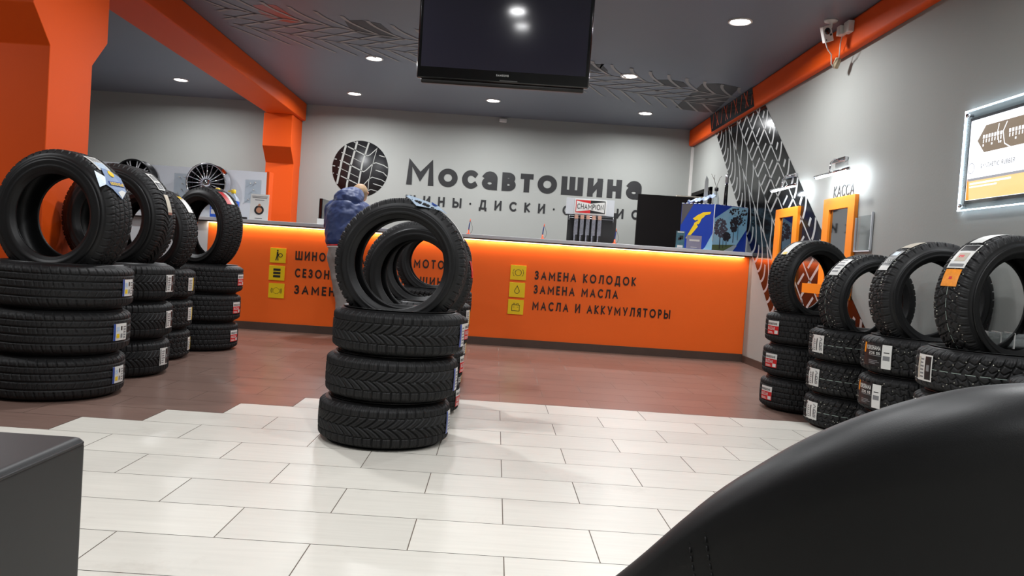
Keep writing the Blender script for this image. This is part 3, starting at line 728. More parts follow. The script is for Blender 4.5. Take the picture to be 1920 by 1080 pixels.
sticker(s_, .375, .25, 56, .02, .13, .10, [(0, 1, 0, 1, M_WHITE), (.1, .5, .1, .9, M_ICE)] + lines(.55, .95, .1, .9, 4, M_GREYT))
m_, s_ = tyre_stack('left2', -2.567, 5.339, .365, .25, .222, 'vee', 62, 'the second left stack', 'black tyre with fine slanted grooves', 'whiteblk', (-3, 2, -2), (-2.562, 5.339, 1.038, -8), jit=((0, 0), (.01, 0), (.012, 0)))
sticker(s_, .365, .25, 46, .0, .15, .075, [B_, (.04, .4, .1, .9, M_BLACK), (.1, .34, .3, .7, M_GREYT)] + lines(.5, .92, .1, .9, 4, M_GREYT))
sticker(s_, .365, .25, 18, -.01, .14, .045, [(0, 1, 0, 1, M_BEIGE), (0, .12, 0, 1, mat('tape_brown', '7a4a3a', .6))], name='paper_strip')
m_, s_ = tyre_stack('left3', -2.709, 6.142, .34, .235, .235, 'block', 46, 'the third left stack', 'black chunky block tread tyre', 'yellow', (9, 1, -5), (-2.685, 6.142, .975, -7), jit=((0, 0), (.01, 0), (.02, 0)))
sticker(s_, .34, .235, 42, -.02, .16, .07, [(0, 1, 0, 1, M_WHITE), (.8, 1, .3, 1, M_YEL), (.86, 1, 0, .3, M_BLUE)])
m_, s_ = tyre_stack('left4', -2.574, 6.87, .35, .245, .232, 'winter', 56, 'the left stack nearest the counter', 'black fine block winter tyre', 'red', (-7, -7, -2), (-2.53, 6.87, 1.042, -29), jit=((0, 0), (.01, 0), (.02, 0)))
sticker(s_, .35, .245, 50, .0, .16, .08, [(0, 1, 0, 1, M_WHITE), (0, 1, .4, 1, M_RED)])
# centre row, one behind the other
m_, s_ = tyre_stack('mid1', -.507, 3.928, .325, .218, .22, 'vee', 45, 'the front centre stack', 'black tyre with arrow shaped tread', 'mich', (-8, -9, -12), (-.466, 3.93, .872, -4), jit=((0, 0), (.024, 0), (.046, 0)))
o = card(s_, .325, .218, [([(.07, .03), (.085, .045), (.05, .085), (.01, .118), (-.045, .10), (-.10, .065), (-.135, .04), (-.07, .03)], M_ICE, 0), ([(-.04, .034), (-.075, .034), (-.07, .055), (-.05, .055)], M_BLUE, 1)], 74, None, 'hanging_tag', lift=.016, droop=.36, w1=.03); o['label'] = 'pale blue card tag with ice pattern'
sticker(s_, .325, .218, 38, -.03, .16, .05, [(0, 1, 0, 1, M_WHITE)], name='paper_strip')
def dot(par, R, W, rim, phi, rr, m, name, w=.018, h=.018, rot=0):
    bb = MB(); c = Vector((rr * math.cos(R_(phi)), rr * math.sin(R_(phi)), 0)); u = Vector((math.cos(R_(phi + rot)), math.sin(R_(phi + rot)), 0)); v_ = Vector((-u.y, u.x, 0))
    z = .5 * W + .001
    pts = [c + u * (w / 2 * math.cos(i * math.pi / 8)) + v_ * (h / 2 * math.sin(i * math.pi / 8)) for i in range(16)] if name == 'paint_dot' else [c + u * sx * w / 2 + v_ * sy * h / 2 for sx, sy in ((-1, -1), (1, -1), (1, 1), (-1, 1))]
    n = len(pts); bb.add([(p.x, p.y, z) for p in pts] + [(p.x, p.y, z - .004) for p in pts], [tuple(range(n))] + [(i, i + n, (i + 1) % n + n, (i + 1) % n) for i in range(n)], m)
    return bb.build(name, par)
dot(s_, .325, .205, .22, 212, .253, M_WHITE, 'bar_code_sticker', .014, .048)
m_, s_ = tyre_stack('mid2', -.482, 4.72, .325, .195, .21, 'winter', 54, 'the second centre stack', 'black winter tyre with red label', 'red', (-8, -8, -8), (-.46, 4.72, .802, -6), jit=((-.012, 0), (.0, 0), (.014, 0)))
dot(s_, .325, .19, .21, 196, .262, M_YEL, 'paint_dot', .016, .016)
sticker(s_, .325, .195, 10, .0, .1, .06, [(0, 1, 0, 1, M_RED)])
m_, s_ = tyre_stack('mid3', -.50, 5.62, .325, .205, .205, 'block', 44, 'the third centre stack', 'black block tread tyre', 'yellow', (-12, -14, -16), (-.515, 5.62, .838, -4), jit=((-.02, 0), (.0, 0), (.015, 0)))
dot(s_, .325, .195, .205, 188, .262, M_WHITE, 'bar_code_sticker', .012, .05)
sticker(s_, .325, .205, -4, .0, .07, .05, [(0, 1, 0, 1, M_WHITE)])
m_, s_ = tyre_stack('mid4', -.518, 6.72, .32, .222, .203, 'hex', 48, 'the rear centre stack', 'black studded winter tyre', 'yellow', (20, 25, 22), (-.525, 6.72, .885, 0), studs=110, jit=((-.03, 0), (.0, 0), (.012, 0)))
# right row, from the counter to the camera
m_, s_ = tyre_stack('right1', 2.27, 5.66, .30, .232, .200, 'winter', 50, 'the right stack nearest the counter', 'black fine block winter tyre', 'red', (-167, -163, -165), (2.254, 5.66, .918, 18), jit=((0, 0), (.002, 0), (.006, 0)))
sticker(s_, .30, .232, 128, .0, .15, .07, [(0, 1, 0, 1, M_WHITE), (.85, 1, .2, .8, M_YEL)])
dot(s_, .30, .222, .2, -28, .235, M_YEL, 'paint_dot', .016, .016)
m_, s_ = tyre_stack('right2', 2.362, 5.05, .305, .212, .203, 'hex', 46, 'the second right stack', 'black studded tyre with pale centre line', 'suv', (-170, -171, -168), (2.385, 5.05, .815, 13), studs=120, line=True)
sticker(s_, .305, .212, 135, .0, .15, .085, [B_] + lines(.05, .9, .1, .9, 5, M_GREYT, True))
m_, s_ = tyre_stack('right3', 2.425, 4.42, .318, .216, .21, 'block', 42, 'the third right stack', 'black studded block tread tyre', 'yoko', (-166, -172, -164), (2.44, 4.42, .868, 2), studs=130)
sticker(s_, .318, .216, 140, .0, .15, .09, [(0, 1, 0, 1, M_BLACK), (.8, 1, 0, 1, M_WHITE), (.1, .3, .2, .8, M_ICE)], [('YOKOHAMA', .7, .1, .3, .8, M_WHITE, True)])
sticker(s_, .318, .216, 113, .0, .09, .1, [(0, 1, 0, 1, M_BEIGE)], name='paper_strip')
m_, s_ = tyre_stack('right4', 2.40, 3.76, .325, .217, .215, 'hex', 44, 'the fourth right stack', 'black winter tyre with orange sticker', 'lion', (-180, -180, -180), (2.42, 3.76, .875, 14), studs=110, line=True)
for m2 in m_: m2['label'] = m2['label'].replace('orange sticker', 'white and black label')
sticker(s_, .325, .217, 139, .0, .15, .10, [B_, (.03, .3, .06, .94, M_BLACK), (.4, .75, .2, .8, M_BEIGE), (.5, .6, .3, .6, M_RED), (.85, .95, .1, .9, M_GREYT)])
sticker(s_, .325, .217, 161, .0, .085, .09, [(0, 1, 0, 1, M_ORS), (.45, .6, .4, .6, M_RED)], label='square orange sticker')
sticker(s_, .325, .217, 108, -.01, .16, .07, [(0, 1, 0, 1, M_WHITE)], name='paper_strip')
tyre_stack('right5', 2.42, 3.08, .325, .20, .215, 'winter', 50, 'the right stack cut by the frame edge', 'black tyre with blue label', 'blue', (-140, -142, -128), None)

# ------------------------------------------------------------------ seats in the foreground
pf = thing('ottoman', 'black leather cube seat at the lower left', 'seat', (-1.35, 1.56, 0))
b = MB(); b.box(-.42, .375, -.42, .37, .04, .418, M_LEATHER); b.build('cushion_body', pf, .022, 4)
b = MB()
zt = .414; e = .004
ring_ = [(-.415, .365), (.37, .365), (.37, -.415), (-.415, -.415)]
def rc(x0, x1, y0, y1, r, n=6):
    out = []
    for cx, cy, a0 in ((x1 - r, y1 - r, 0), (x0 + r, y1 - r, 90), (x0 + r, y0 + r, 180), (x1 - r, y0 + r, 270)):
        out += [(cx + r * math.cos(R_(a0 + 90 * i / n)), cy + r * math.sin(R_(a0 + 90 * i / n))) for i in range(n + 1)]
    return out
rp = rc(-.417, .372, -.417, .367, .022); b.tube([(x, y, .404) for x, y in rp + rp[:1]], .004, M_LEATHER); b.build('piping', pf)
for sx in (-.36, .32):
    for sy in (-.36, .31): 
        b = MB(); b.box(sx - .03, sx + .03, sy - .03, sy + .03, 0, .04, M_TOPDARK); b.build('foot', pf)
ac = thing('tub_chair', 'black leather tub chair with rounded back at the lower right', 'chair', (.52, 1.05, 0))
hp = [(0, .842), (14, .832), (25, .805), (35, .767), (48, .695), (60, .605), (75, .515), (90, .43), (105, .38)]
def htop(t):
    t = abs(t)
    return float(np.interp(t, [p[0] for p in hp], [p[1] for p in hp]))
ths = np.linspace(-105, 105, 101); hs = np.array([htop(t) for t in ths])
for _ in range(6): hs[1:-1] = (hs[:-2] + 2 * hs[1:-1] + hs[2:]) / 4
b = MB(); vs = []; prof_n = 0
for t, h in zip(ths, hs):
    c, s = math.cos(R_(t)), math.sin(R_(t)); th = .10
    sec = [(.40, .10), (.412, .2), (.42, h - .18), (.42, h - .07)] + [(.42 - th / 2 + th / 2 * math.cos(R_(a)), h - th / 2 + th / 2 * math.sin(R_(a))) for a in range(15, 181, 15)] + [(.32, h - .1), (.325, .30), (.33, .10)]
    prof_n = len(sec); vs += [(-r * s, -r * c, z) for r, z in sec]
fs = [(i * prof_n + j, (i + 1) * prof_n + j, (i + 1) * prof_n + j + 1, i * prof_n + j + 1) for i in range(100) for j in range(prof_n - 1)]
fs += [tuple(range(prof_n)), tuple(range(101 * prof_n - 1, 100 * prof_n - 1, -1))]
b.add(vs, fs, M_LEATHER, True); b.build('shell_back', ac)
b = MB(); b.lathe([(0, .22), (.30, .22), (.318, .26), (.318, .36), (.30, .395), (.2, .405), (0, .41)], M_LEATHER, 48); b.build('seat_cushion', ac)
b = MB(); b.lathe([(0, .05), (.38, .05), (.39, .08), (.39, .22), (0, .22)], M_LEATHER, 48); b.build('base', ac)
M_THREAD = mat('dark_thread', '0b0b0d', .7)
b = MB()
for t0 in (47.4, 49.6):
    for sgn in (1, -1):
        h0 = htop(t0); z = h0 - .016; k = 0
        def P(zz):
            q = (zz - (h0 - .05)) / .05; r = .37 + .0502 * math.sqrt(max(0, 1 - q * q)) if q > 0 else .4204
            a = R_(sgn * (t0 - 42 * (h0 - zz))); return (-r * math.sin(a), -r * math.cos(a), zz)
        while z > .14: b.tube([P(z), P(z - .005)], .0009, M_THREAD, 5); z -= .008
b.build('stitching', ac)
for a in (45, 135, 225, 315):
    b = MB(); b.lathe([(.02, 0), (.02, .05)], M_ALUM, 16, Matrix.Translation((.28 * math.cos(R_(a)), .28 * math.sin(R_(a)), 0))); b.build('foot', ac)

# ------------------------------------------------------------------ wheels display behind the counter (left)
db = thing('display_wall', 'white display panel with orange edge behind the counter', 'display panel', (-4.2, 9.9, 0))
b = MB(); b.box(-1.3, 1.27, 0, .17, 0, 1.845, M_WHITEP); b.build('panel', db)
b = MB(); b.box(1.27, 1.30, -.002, .175, 0, 1.855, M_ORANGE); b.build('orange_edge', db)
def alloy(x, z, R, spokes, m_sp, m_rim, label, depth=.2, twin=False):
    t = thing('alloy_wheel', label, 'wheel rim', (x, 9.9 - depth - .04, z), 0, 'alloy wheels on the display panel')
    RX = Matrix.Rotation(R_(90), 4, 'X')     # local z -> -y (towards the viewer)
    b = MB(); b.lathe([(R, .0), (R - .004, .008), (R - .014, .004), (R - .022, -.02), (R - .03, -.06), (R - .03, -.15), (R - .006, -.19), (R, -.2), (R - .002, -.188), (R - .022, -.15), (R - .022, -.07), (R - .012, -.025), (R - .004, -.012)], m_rim, 64, RX, closed=True); b.build('rim', t)
    b = MB()
    for k in range(spokes):
        a = 2 * math.pi * k / spokes
        for da in ((-.05, .05) if twin else (0,)):
            pts = []
            for r, zz in ((.05, -.02), (R * .5, -.03), (R - .024, -.022)): pts.append(RX @ Vector((r * math.cos(a + da * r / R * 2), r * math.sin(a + da * r / R * 2), zz)))
            b.tube(pts, [.011, .008, .007], m_sp, 6)
    b.build('spokes', t)
    b = MB(); b.lathe([(0, -.13), (R - .03, -.13), (R - .03, -.135), (0, -.135)], M_DARKAL, 48, RX); b.build('shade_disc', t)  # dark disc added as painted shade for the deep wheel interior
    b = MB(); b.lathe([(0, -.005), (.03, -.006), (.058, -.018), (.062, -.05), (0, -.05)], m_sp, 32, RX); b.build('hub', t)
    b = MB()
    for a in (0.6, 2.5): b.tube([RX @ Vector(((R - .06) * math.cos(a), (R - .06) * math.sin(a), -.15)), RX @ Vector(((R - .06) * math.cos(a), (R - .06) * math.sin(a), -depth - .039))], .008, M_CHROME)
    b.build('wall_peg', t)
M_DARKAL = mat('dark_alloy', '1a1a1c', .25, .6); M_SILV = mat('silver_spoke', 'e4e4e8', .3, .3)
alloy(-3.60, 1.645, .245, 20, M_CHROME, M_CHROME, 'polished chrome wheel rim with many spokes above the washer bottles')
alloy(-4.50, 1.645, .235, 10, M_SILV, M_DARKAL, 'dark wheel rim with pale spokes, upper left on the panel', twin=True)
alloy(-4.10, 1.06, .235, 7, M_SILV, M_DARKAL, 'dark wheel rim low on the panel behind the left tyres')
for x, z, l in ((-3.98, 1.63, 'clear acrylic wheel bracket between the two upper rims'), (-3.09, 1.61, 'clear acrylic wheel bracket right of the chrome rim'), (-4.35, 1.15, 'clear acrylic wheel bracket low on the panel')):
    t = thing('wheel_bracket', l, 'bracket', (x, 9.9, z), 0, 'acrylic wheel brackets')
    b = MB(); b.box(-.10, .10, -.012, -.006, -.16, .13, M_CLEAR); b.build('plate', t)
    for px, pz in ((-.03, .08), (.03, .09), (.01, .0), (.0, -.07), (-.05, -.12), (.06, -.1)):
        b = MB(); b.tube([(px, -.001, pz), (px, -.05, pz + .004)], .007, M_PLASW); b.build('glint_peg', t)  # white colour stands in for the glints on the clear acrylic

# ------------------------------------------------------------------ things on the counter
ZT = 1.2005
M_BLUEL = mat('blue_washer_fluid', '1557c8', .15); M_BOT = mat('cloudy_plastic', 'a8b4c4', .3); M_CAP = mat('yellow_cap', 'e8c41c', .4)
def bottle(x, y, label):
    t = thing('washer_bottle', label, 'bottle', (x, y, ZT), R_(rl.uniform(-10, 10)), 'bottles of blue washer fluid')
    b = MB()
    sec = lambda z, w, d: [(px * w, py * d, z) for px, py in rc(-1, 1, -1, 1, .35, 4)]
    rows = [sec(0, .058, .048), sec(.01, .063, .052), sec(.20, .063, .052)]; n = len(rows[0])
    b.add([p for r in rows for p in r], [(i * n + k, i * n + (k + 1) % n, (i + 1) * n + (k + 1) % n, (i + 1) * n + k) for i in range(2) for k in range(n)] + [tuple(range(n))], M_BLUEL, True); b.build('fluid_body', t)
    b = MB(); rows = [sec(.20, .063, .052), sec(.23, .055, .045), sec(.27, .022, .022), sec(.29, .018, .018)]
    b.add([p for r in rows for p in r], [(i * n + k, i * n + (k + 1) % n, (i + 1) * n + (k + 1) % n, (i + 1) * n + k) for i in range(3) for k in range(n)] + [tuple(range(3 * n, 4 * n))], M_BOT, True); b.build('shoulder', t)
    b = MB(); b.lathe([(.024, .285), (.026, .29), (.026, .325), (.02, .33), (0, .33)], M_CAP, 20); b.box(-.06, -.02, -.008, .008, .302, .314, M_CAP); b.build('cap', t)
    b = MB(); b.box(-.045, .045, -.0535, -.0525, .04, .16, M_WHITE); b.box(-.04, .04, -.0542, -.0534, .09, .15, M_BLUE); b.build('front_label', t)
bottle(-3.14, 8.80, 'blue washer fluid bottle with yellow cap, left of the pair'); bottle(-2.985, 8.86, 'blue washer fluid bottle with yellow cap, right of the pair')
t = thing('price_card', 'white stand-up card with a tyre picture on the counter', 'card', (-2.655, 8.74, ZT), R_(4))
b = MB(); b.box(-.10, .10, 0, .006, 0, .292, M_WHITE); b.build('card_face', t).rotation_euler = (R_(-6), 0, 0)
b = MB()
for q in ring(.042, .02, 28, 0, 360, 0, 0): b.prism([(p.x, p.y) for p in q], M_BLACK, lambda a, c, d: (a, -.001 - d, .115 + c), .0006)
b.add([(.034 * math.cos(i * .4), -.0012, .115 + .034 * math.sin(i * .4)) for i in range(16)], [tuple(range(16))], mat('print_tan', 'b98060', .5))
b.prism([(-.02, .155), (.02, .155), (.012, .18), (-.005, .19)], MATS['print_tan'], lambda a, c, d: (a, -.001 - d, c), .0006)
for z, w in ((.265, .085), (.25, .08), (.225, .05), (.02, .04)): b.box(-w, w, -.0016, -.001, z, z + .006, M_GREYT)
b.build('print', t).rotation_euler = (R_(-6), 0, 0)
b = MB(); b.box(-.02, .02, .0, .09, 0, .004, M_CLEAR); b.build('foot', t)
t = tag(boxpart('stapler', None, -2.90, -2.78, 8.72, 8.755, ZT, ZT + .028, M_TOPDARK, .006), 'small black box lying left of the white card', 'box')
t = thing('monitor', 'black computer monitor seen edge-on beside the man', 'monitor', (-2.005, 9.12, ZT), R_(87))
b = MB(); b.box(-.2, .2, -.02, .02, .06, .30, M_TVB); b.build('screen', t, .008)
b = MB(); b.box(-.02, .02, 0, .04, .01, .12, M_TVB); b.box(-.1, .1, -.06, .08, 0, .01, M_TVB); b.build('stand', t)
t = tag(boxpart('paper_box', None, -2.035, -1.955, 8.86, 8.90, ZT, ZT + .07, M_WHITE, .003), 'small white box beside the monitor by the man', 'box')
def pen(x, y, label):
    t = thing('desk_pen', label, 'pen', (x, y, ZT), R_(rl.uniform(-20, 20)), 'pens on stands')
    b = MB(); b.lathe([(.0, 0), (.022, 0), (.022, .008), (.009, .016), (.008, .05), (0, .05)], mat('pen_orange', 'e8541a', .4), 20); b.build('holder', t)
    b = MB(); b.tube([(0, 0, .045), (.004, 0, .10), (.010, 0, .14)], [.006, .0065, .005], mat('pen_navy', '1c2a6c', .4), 10); b.build('barrel', t)
    b = MB(); b.tube([(.010, 0, .138), (.013, 0, .17)], [.0055, .003], MATS['pen_orange'], 10); b.build('tip', t)
    b = MB(); b.tube([(.02, 0, .01)] + [(.03 + .012 * math.sin(i * .5), 0, .02 + i * .014) for i in range(9)] + [(.012, 0, .15)], .0018, M_TOPDARK, 5); b.build('cord', t)
pen(-.325, 8.70, 'orange and navy pen on stand, just right of the front centre tyres'); pen(.49, 8.70, 'orange and navy pen on stand, left of the wiper rack'); pen(1.285, 8.70, 'orange and navy pen on stand, right of the wiper rack')
# wiper rack
t = thing('wiper_rack', 'wiper blade display rack with grey header sign on the counter', 'display rack', (1.05, 9.0, ZT))
b = MB(); b.box(-.27, .285, .0, .02, 0, .36, M_TOPDARK); b.box(-.27, .285, -.1, .02, 0, .012, M_TOPDARK); b.build('backboard', t)
hd = boxpart('header', t, -.30, .245, -.03, -.012, .315, .50, M_GREYP)
b = MB(); b.box(-.205, .155, -.034, -.030, .325, .492, M_WHITE); sg = b.build('sign_plate', t); sg['label'] = 'red and black bow-tie sign plate'
b = MB(); fm = lambda a, c, d: (a, -.0345 - d, c)
x0, x1, z0, z1, xm, zm = -.192, .142, .336, .481, -.025, .4085
b.prism([(x0, z0), (xm, z0), (xm, z1), (x0, z1)], M_RED, fm, .0005); b.prism([(xm, z0), (x1, z0), (x1, z1), (xm, z1)], M_BLACK, fm, .0005)
b.prism([(x0 + .008, z0 + .012), (xm, zm - .036), (x1 - .008, z0 + .012), (x1 - .008, z1 - .012), (xm, zm + .036), (x0 + .008, z1 - .012)], M_WHITE, lambda a, c, d: (a, -.0352 - d, c), .0005)
b.build('emblem', sg)
letters('sign_lettering', 'CHAMPION', .30, .062, .0095, .009, M_BLACK, lambda a, c, d: (-.176 + a, -.0362 - d, .378 + c), .0005, sg, joined=True)
b = MB()
for z in (.275, .30): b.tube([(-.26, -.05, z), (.24, -.05, z)], .003, M_ALUM)
for x in (-.26, .24): b.tube([(x, -.05, .30), (x, 0, .30)], .003, M_ALUM); b.tube([(x, -.05, .30), (x, -.05, .25)], .003, M_ALUM)
b.build('wire_rail', t)
M_FOIL = mat('silver_wrap', '8e8f98', .22, .7, noise=.5, nscale=90, bump=.5, bscale=60)
for k in range(5):
    w = thing('wiper_pack', 'silver wrapped wiper blade pack, %s on the rack' % ('leftmost', 'second from left', 'middle', 'second from right', 'rightmost')[k], 'wiper pack', (1.05 - .18 + k * .066, 8.93, ZT + .014), 0, 'wiper packs hanging on the rack')
    b = MB(); b.box(-.022, .022, -.008, .012, .07, .25, M_FOIL); b.build('sleeve', w, .004)
    b = MB(); b.box(-.020, .020, -.009, .012, .25, .295, mat('pack_copper', 'b98f7c', .4)); b.build('card_top', w, .002)
    b = MB(); b.box(-.018, -.002, -.006, .006, 0, .072, M_FOIL); b.box(.006, .016, -.004, .006, 0, .072, M_TOPDARK); b.build('blade_end', w)
# blue display box with winged emblem and tree picture
M_BXB = mat('box_blue', '1a3a9c', .35); M_BXG = mat('box_grey', '4a4648', .5)
def sky_mat():
    m = bpy.data.materials.new('printed_sky'); m.use_nodes = True; nt = m.node_tree; p = nt.nodes['Principled BSDF']
    tc = nt.nodes.new('ShaderNodeTexCoord'); n = nt.nodes.new('ShaderNodeTexNoise'); n.inputs['Scale'].default_value = 4
    nt.links.new(tc.outputs['Object'], n.inputs['Vector']); mx = nt.nodes.new('ShaderNodeMix'); mx.data_type = 'RGBA'
    mx.inputs[6].default_value = rgb('4f9cc4'); mx.inputs[7].default_value = rgb('b4ccd8'); nt.links.new(n.outputs['Fac'], mx.inputs[0]); nt.links.new(mx.outputs[2], p.inputs['Base Color']); p.inputs['Roughness'].default_value = .3
    return m
M_SKY = sky_mat(); M_TREE = mat('print_tree', '26222a', .5); M_TREE2 = mat('print_tree_soft', '4a4450', .5); M_GRASS = mat('print_grass', '4d5a38', .5); M_ROAD = mat('print_road', '9aa4ae', .5)
t = thing('display_box', 'blue cardboard display box with yellow winged foot on the counter', 'box', (2.33, 8.60, ZT), 0)
# corner towards the viewer at x = 0; left face goes back left, right face goes back right
LW, RW, HB = .355, .50, .50
ang_l, ang_r = R_(24), R_(24)
lf = lambda a, c, d: (-(LW - a) * math.cos(ang_l) - d * math.sin(ang_l), (LW - a) * math.sin(ang_l) - d * math.cos(ang_l) , c)
rf = lambda a, c, d: (a * math.cos(ang_r) + d * math.sin(ang_r), a * math.sin(ang_r) - d * math.cos(ang_r), c)
p0 = (0, 0); pl = lf(0, 0, 0)[:2]; pr = rf(RW, 0, 0)[:2]; pb = (pl[0] + pr[0], pl[1] + pr[1])
pr = (min(pr[0], XW - 2.33 - .012), pr[1]); pb = (pr[0] + pl[0], pb[1])
b = MB(); b.prism([p0, pr, pb, pl], M_BXB, lambda a, c, d: (a, c, d), HB); b.build('carton', t)
RWc = min(RW, (XW - 2.33 - .02) / math.cos(ang_r))
b = MB()
b.prism([(.003, HB - .004), (.003, .26), (.13, HB - .004)], M_BXG, lf, .0006); b.prism([(.003, .003), (LW, .003), (LW, .11), (.26, .003)], M_SKY, lf, .0006)
b.prism([(.27, .003), (LW, .003), (LW, .19)], M_SKY, lf, .0007)
b.build('left_print', t)
b = MB()
b.prism([(.0, .34), (.0, .003), (RWc * .62, .003), (RWc, .26), (RWc, HB - .006), (RWc * .52, HB - .006)], M_SKY, rf, .0006)
b.prism([(.0, .06), (.0, .003), (.2, .003), (.32, .08), (.18, .07)], M_GRASS, rf, .0008)
b.prism([(.16, .003), (.28, .003), (.34, .07), (.30, .075)], M_ROAD, rf, .0010)
def blob(bb, cx, cz, rx, rz, m, mp, n=60, seed=1, k=.0012, s=.016):
    rr = random.Random(seed)
    for i in range(n):
        a = rr.uniform(0, 6.283); q = math.sqrt(rr.random()); x = cx + rx * q * math.cos(a); z = cz + rz * q * math.sin(a); e = rr.uniform(.5, 1.2) * s
        poly = [(x + e * math.cos(rr.uniform(0, .8) + j * 1.257), z + e * math.sin(rr.uniform(0, .8) + j * 1.257)) for j in range(5)]
        if all(.002 < px < (RWc if mp is rf else LW) - .002 and .004 < pz < HB - .006 for px, pz in poly): bb.prism(poly, m, mp, k + i * 1e-6)
blob(b, .10, .25, .085, .10, M_TREE2, rf, 110, 2); blob(b, .28, .30, .05, .075, M_TREE, rf, 80, 3); blob(b, .34, .35, .05, .05, M_TREE, rf, 50, 4, s=.012); blob(b, .19, .16, .05, .045, M_TREE, rf, 60, 5)
blob(b, .33, .44, .13, .045, M_TREE, rf, 50, 6, s=.012); blob(b, .40, .36, .04, .06, M_TREE, rf, 16, 7, s=.010)
for x, z0, z1, w in ((.10, .02, .22, .007), (.28, .1, .26, .006), (.19, .05, .15, .005), (.145, .03, .15, .004), (.34, .13, .3, .004)): b.prism([(x - w, z0), (x + w, z0), (x + w * .6, z1), (x - w * .6, z1)], M_TREE, rf, .0012)
b.build('right_print', t)
b = MB(); wg = lambda a, c: (.0 + a * .355 , c)
wing = [[(.07, .165), (.10, .165), (.205, .30), (.17, .345), (.135, .285)], [(.155, .335), (.20, .365), (.205, .335), (.185, .315)],
        [(.14, .385), (.20, .43), (.23, .405), (.205, .375), (.165, .365)], [(.20, .425), (.25, .455), (.345, .465), (.335, .438), (.285, .428), (.265, .405), (.24, .385), (.225, .345), (.205, .32), (.20, .36)]]
for i, poly in enumerate(wing): b.prism([(.0 + x * .93, z - .05) for x, z in poly], M_CAP, lf, .0012 + i * 1e-5)
b.build('winged_emblem', t)
M_TATTY = mat('white_edge', 'c4c6cc', .6)
b = MB(); b.tube([(0, -.002, 0.1), (.003, -.003, .25), (0, -.002, .37), (.002, -.002, HB)], .005, M_TATTY, 6)
for i in range(12): 
    a = i / 12 * RWc; p = rf(a, HB, 0); q = rf(a + .025, HB, 0)
    if i % 3 != 1: b.tube([p, q], .004, M_TATTY, 5)
for i in range(8):
    p = lf(i / 8 * LW, HB, 0); q = lf((i + .6) / 8 * LW, HB, 0); b.tube([p, q], .004, M_TATTY, 5)
b.build('worn_edges', t)
def cards(name, x, y, w, h, rz, m1, label, extra):
    t = thing(name, label, 'stand', (x, y, ZT), rz)
    b = MB(); b.box(-w / 2, w / 2, 0, .004, 0, h, M_CLEAR); b.box(-w / 2, w / 2, -.0, .05, 0, .004, M_CLEAR); b.build('holder', t)
    b = MB(); b.box(-w / 2 + .004, w / 2 - .004, -.003, -.0005, .004, h - .006, m1); b.build('card', t)
    b = MB()
    for x0, x1, z0, z1, m in extra: b.box(x0 * w, x1 * w, -.0042, -.0031, z0 * h, z1 * h, m)
    b.build('print', t)
M_TEAL = mat('card_teal', '44707e', .4, noise=.5, nscale=30); M_LILAC = mat('card_lilac', '8e8ea6', .35, noise=.15, nscale=20)
cards('leaflet_stand', 1.985, 8.615, .10, .19, 0, M_TEAL, 'small upright card with a blue picture left of the blue box', [(-.35, .35, .88, .95, M_WHITE), (-.3, .3, .03, .17, M_WHITE), (-.25, .1, .45, .6, M_TREE), (-.1, .3, .5, .72, M_TREE)])
cards('acrylic_stand', 2.125, 8.575, .17, .15, 0, M_LILAC, 'low clear stand with a lilac card before the blue box', [(-.3, .35, .55, .68, M_WHITE), (-.2, .2, .1, .14, M_WHITE)])
# crumpled leaflet, vase and figures on top of the box
t = thing('crumpled_leaflet', 'crumpled pale blue and white packet on top of blue box', 'packet', (2.225, 8.79, ZT + HB + .001))
b = MB(); nx, ny = 14, 8; rr = random.Random(11); vs = []
for i in range(nx):
    for j in range(ny):
        x = (i / (nx - 1) - .5) * .28; y = (j / (ny - 1) - .5) * .14
        vs.append((x, y, .012 + .10 * (i / nx) ** 1.6 + rr.uniform(-.012, .012) + .03 * math.exp(-((j - 4) / 2.0) ** 2)))
b.add(vs, [(i * ny + j, (i + 1) * ny + j, (i + 1) * ny + j + 1, i * ny + j + 1) for i in range(nx - 1) for j in range(ny - 1)], mat('packet_print', 'b4c4dc', .3, noise=.4, nscale=18)); o = b.build('wrapper', t)
o.modifiers.new('thick', 'SOLIDIFY').thickness = .004
t = thing('twig_vase', 'clear glass bottle with two bare twigs on the blue box', 'vase', (2.41, 8.88, ZT + HB + .001))
b = MB(); b.lathe([(0, 0), (.034, 0), (.038, .01), (.036, .09), (.018, .16), (.016, .20), (.019, .205), (.014, .2), (.014, .16), (.03, .09), (.032, .012), (0, .006)], M_CLEAR, 32); b.build('glass', t)
b = MB(); b.lathe([(.017, .17), (.022, .175), (.022, .205), (.017, .21)], M_TOPDARK, 20); b.build('collar', t)
b = MB(); M_TW = mat('twig', '6f6a64', .8)
b.tube([(0, 0, .1), (-.005, 0, .22), (-.035, 0, .30), (-.07, 0, .36)], .003, M_TW); b.tube([(0, 0, .1), (.005, 0, .24), (.03, 0, .32), (.05, 0, .34)], .003, M_TW); b.tube([(-.03, 0, .29), (-.03, .01, .35)], .0025, M_TW); b.build('twigs', t)
t = thing('tall_bottle', 'tall dark bottle with silver top on the blue box', 'bottle', (2.525, 8.90, ZT + HB - .0))
b = MB(); b.lathe([(0, .0), (.02, .0), (.021, .01), (.019, .24), (.014, .27), (0, .27)], M_TVB, 24); b.build('body', t)
b = MB(); b.lathe([(.014, .26), (.02, .28), (.018, .33), (.026, .36), (.012, .37), (0, .37)], M_ALUM, 24); b.build('cap', t)
t = thing('award_blade', 'grey pointed plate standing on the blue box', 'ornament', (2.30, 8.92, ZT + HB + .0005))
b = MB(); b.prism([(-.02, 0), (.03, 0), (.025, .30), (.0, .34), (-.012, .28)], M_ALUM, lambda a, c, d: (a, d, c), .008); b.build('plate', t)

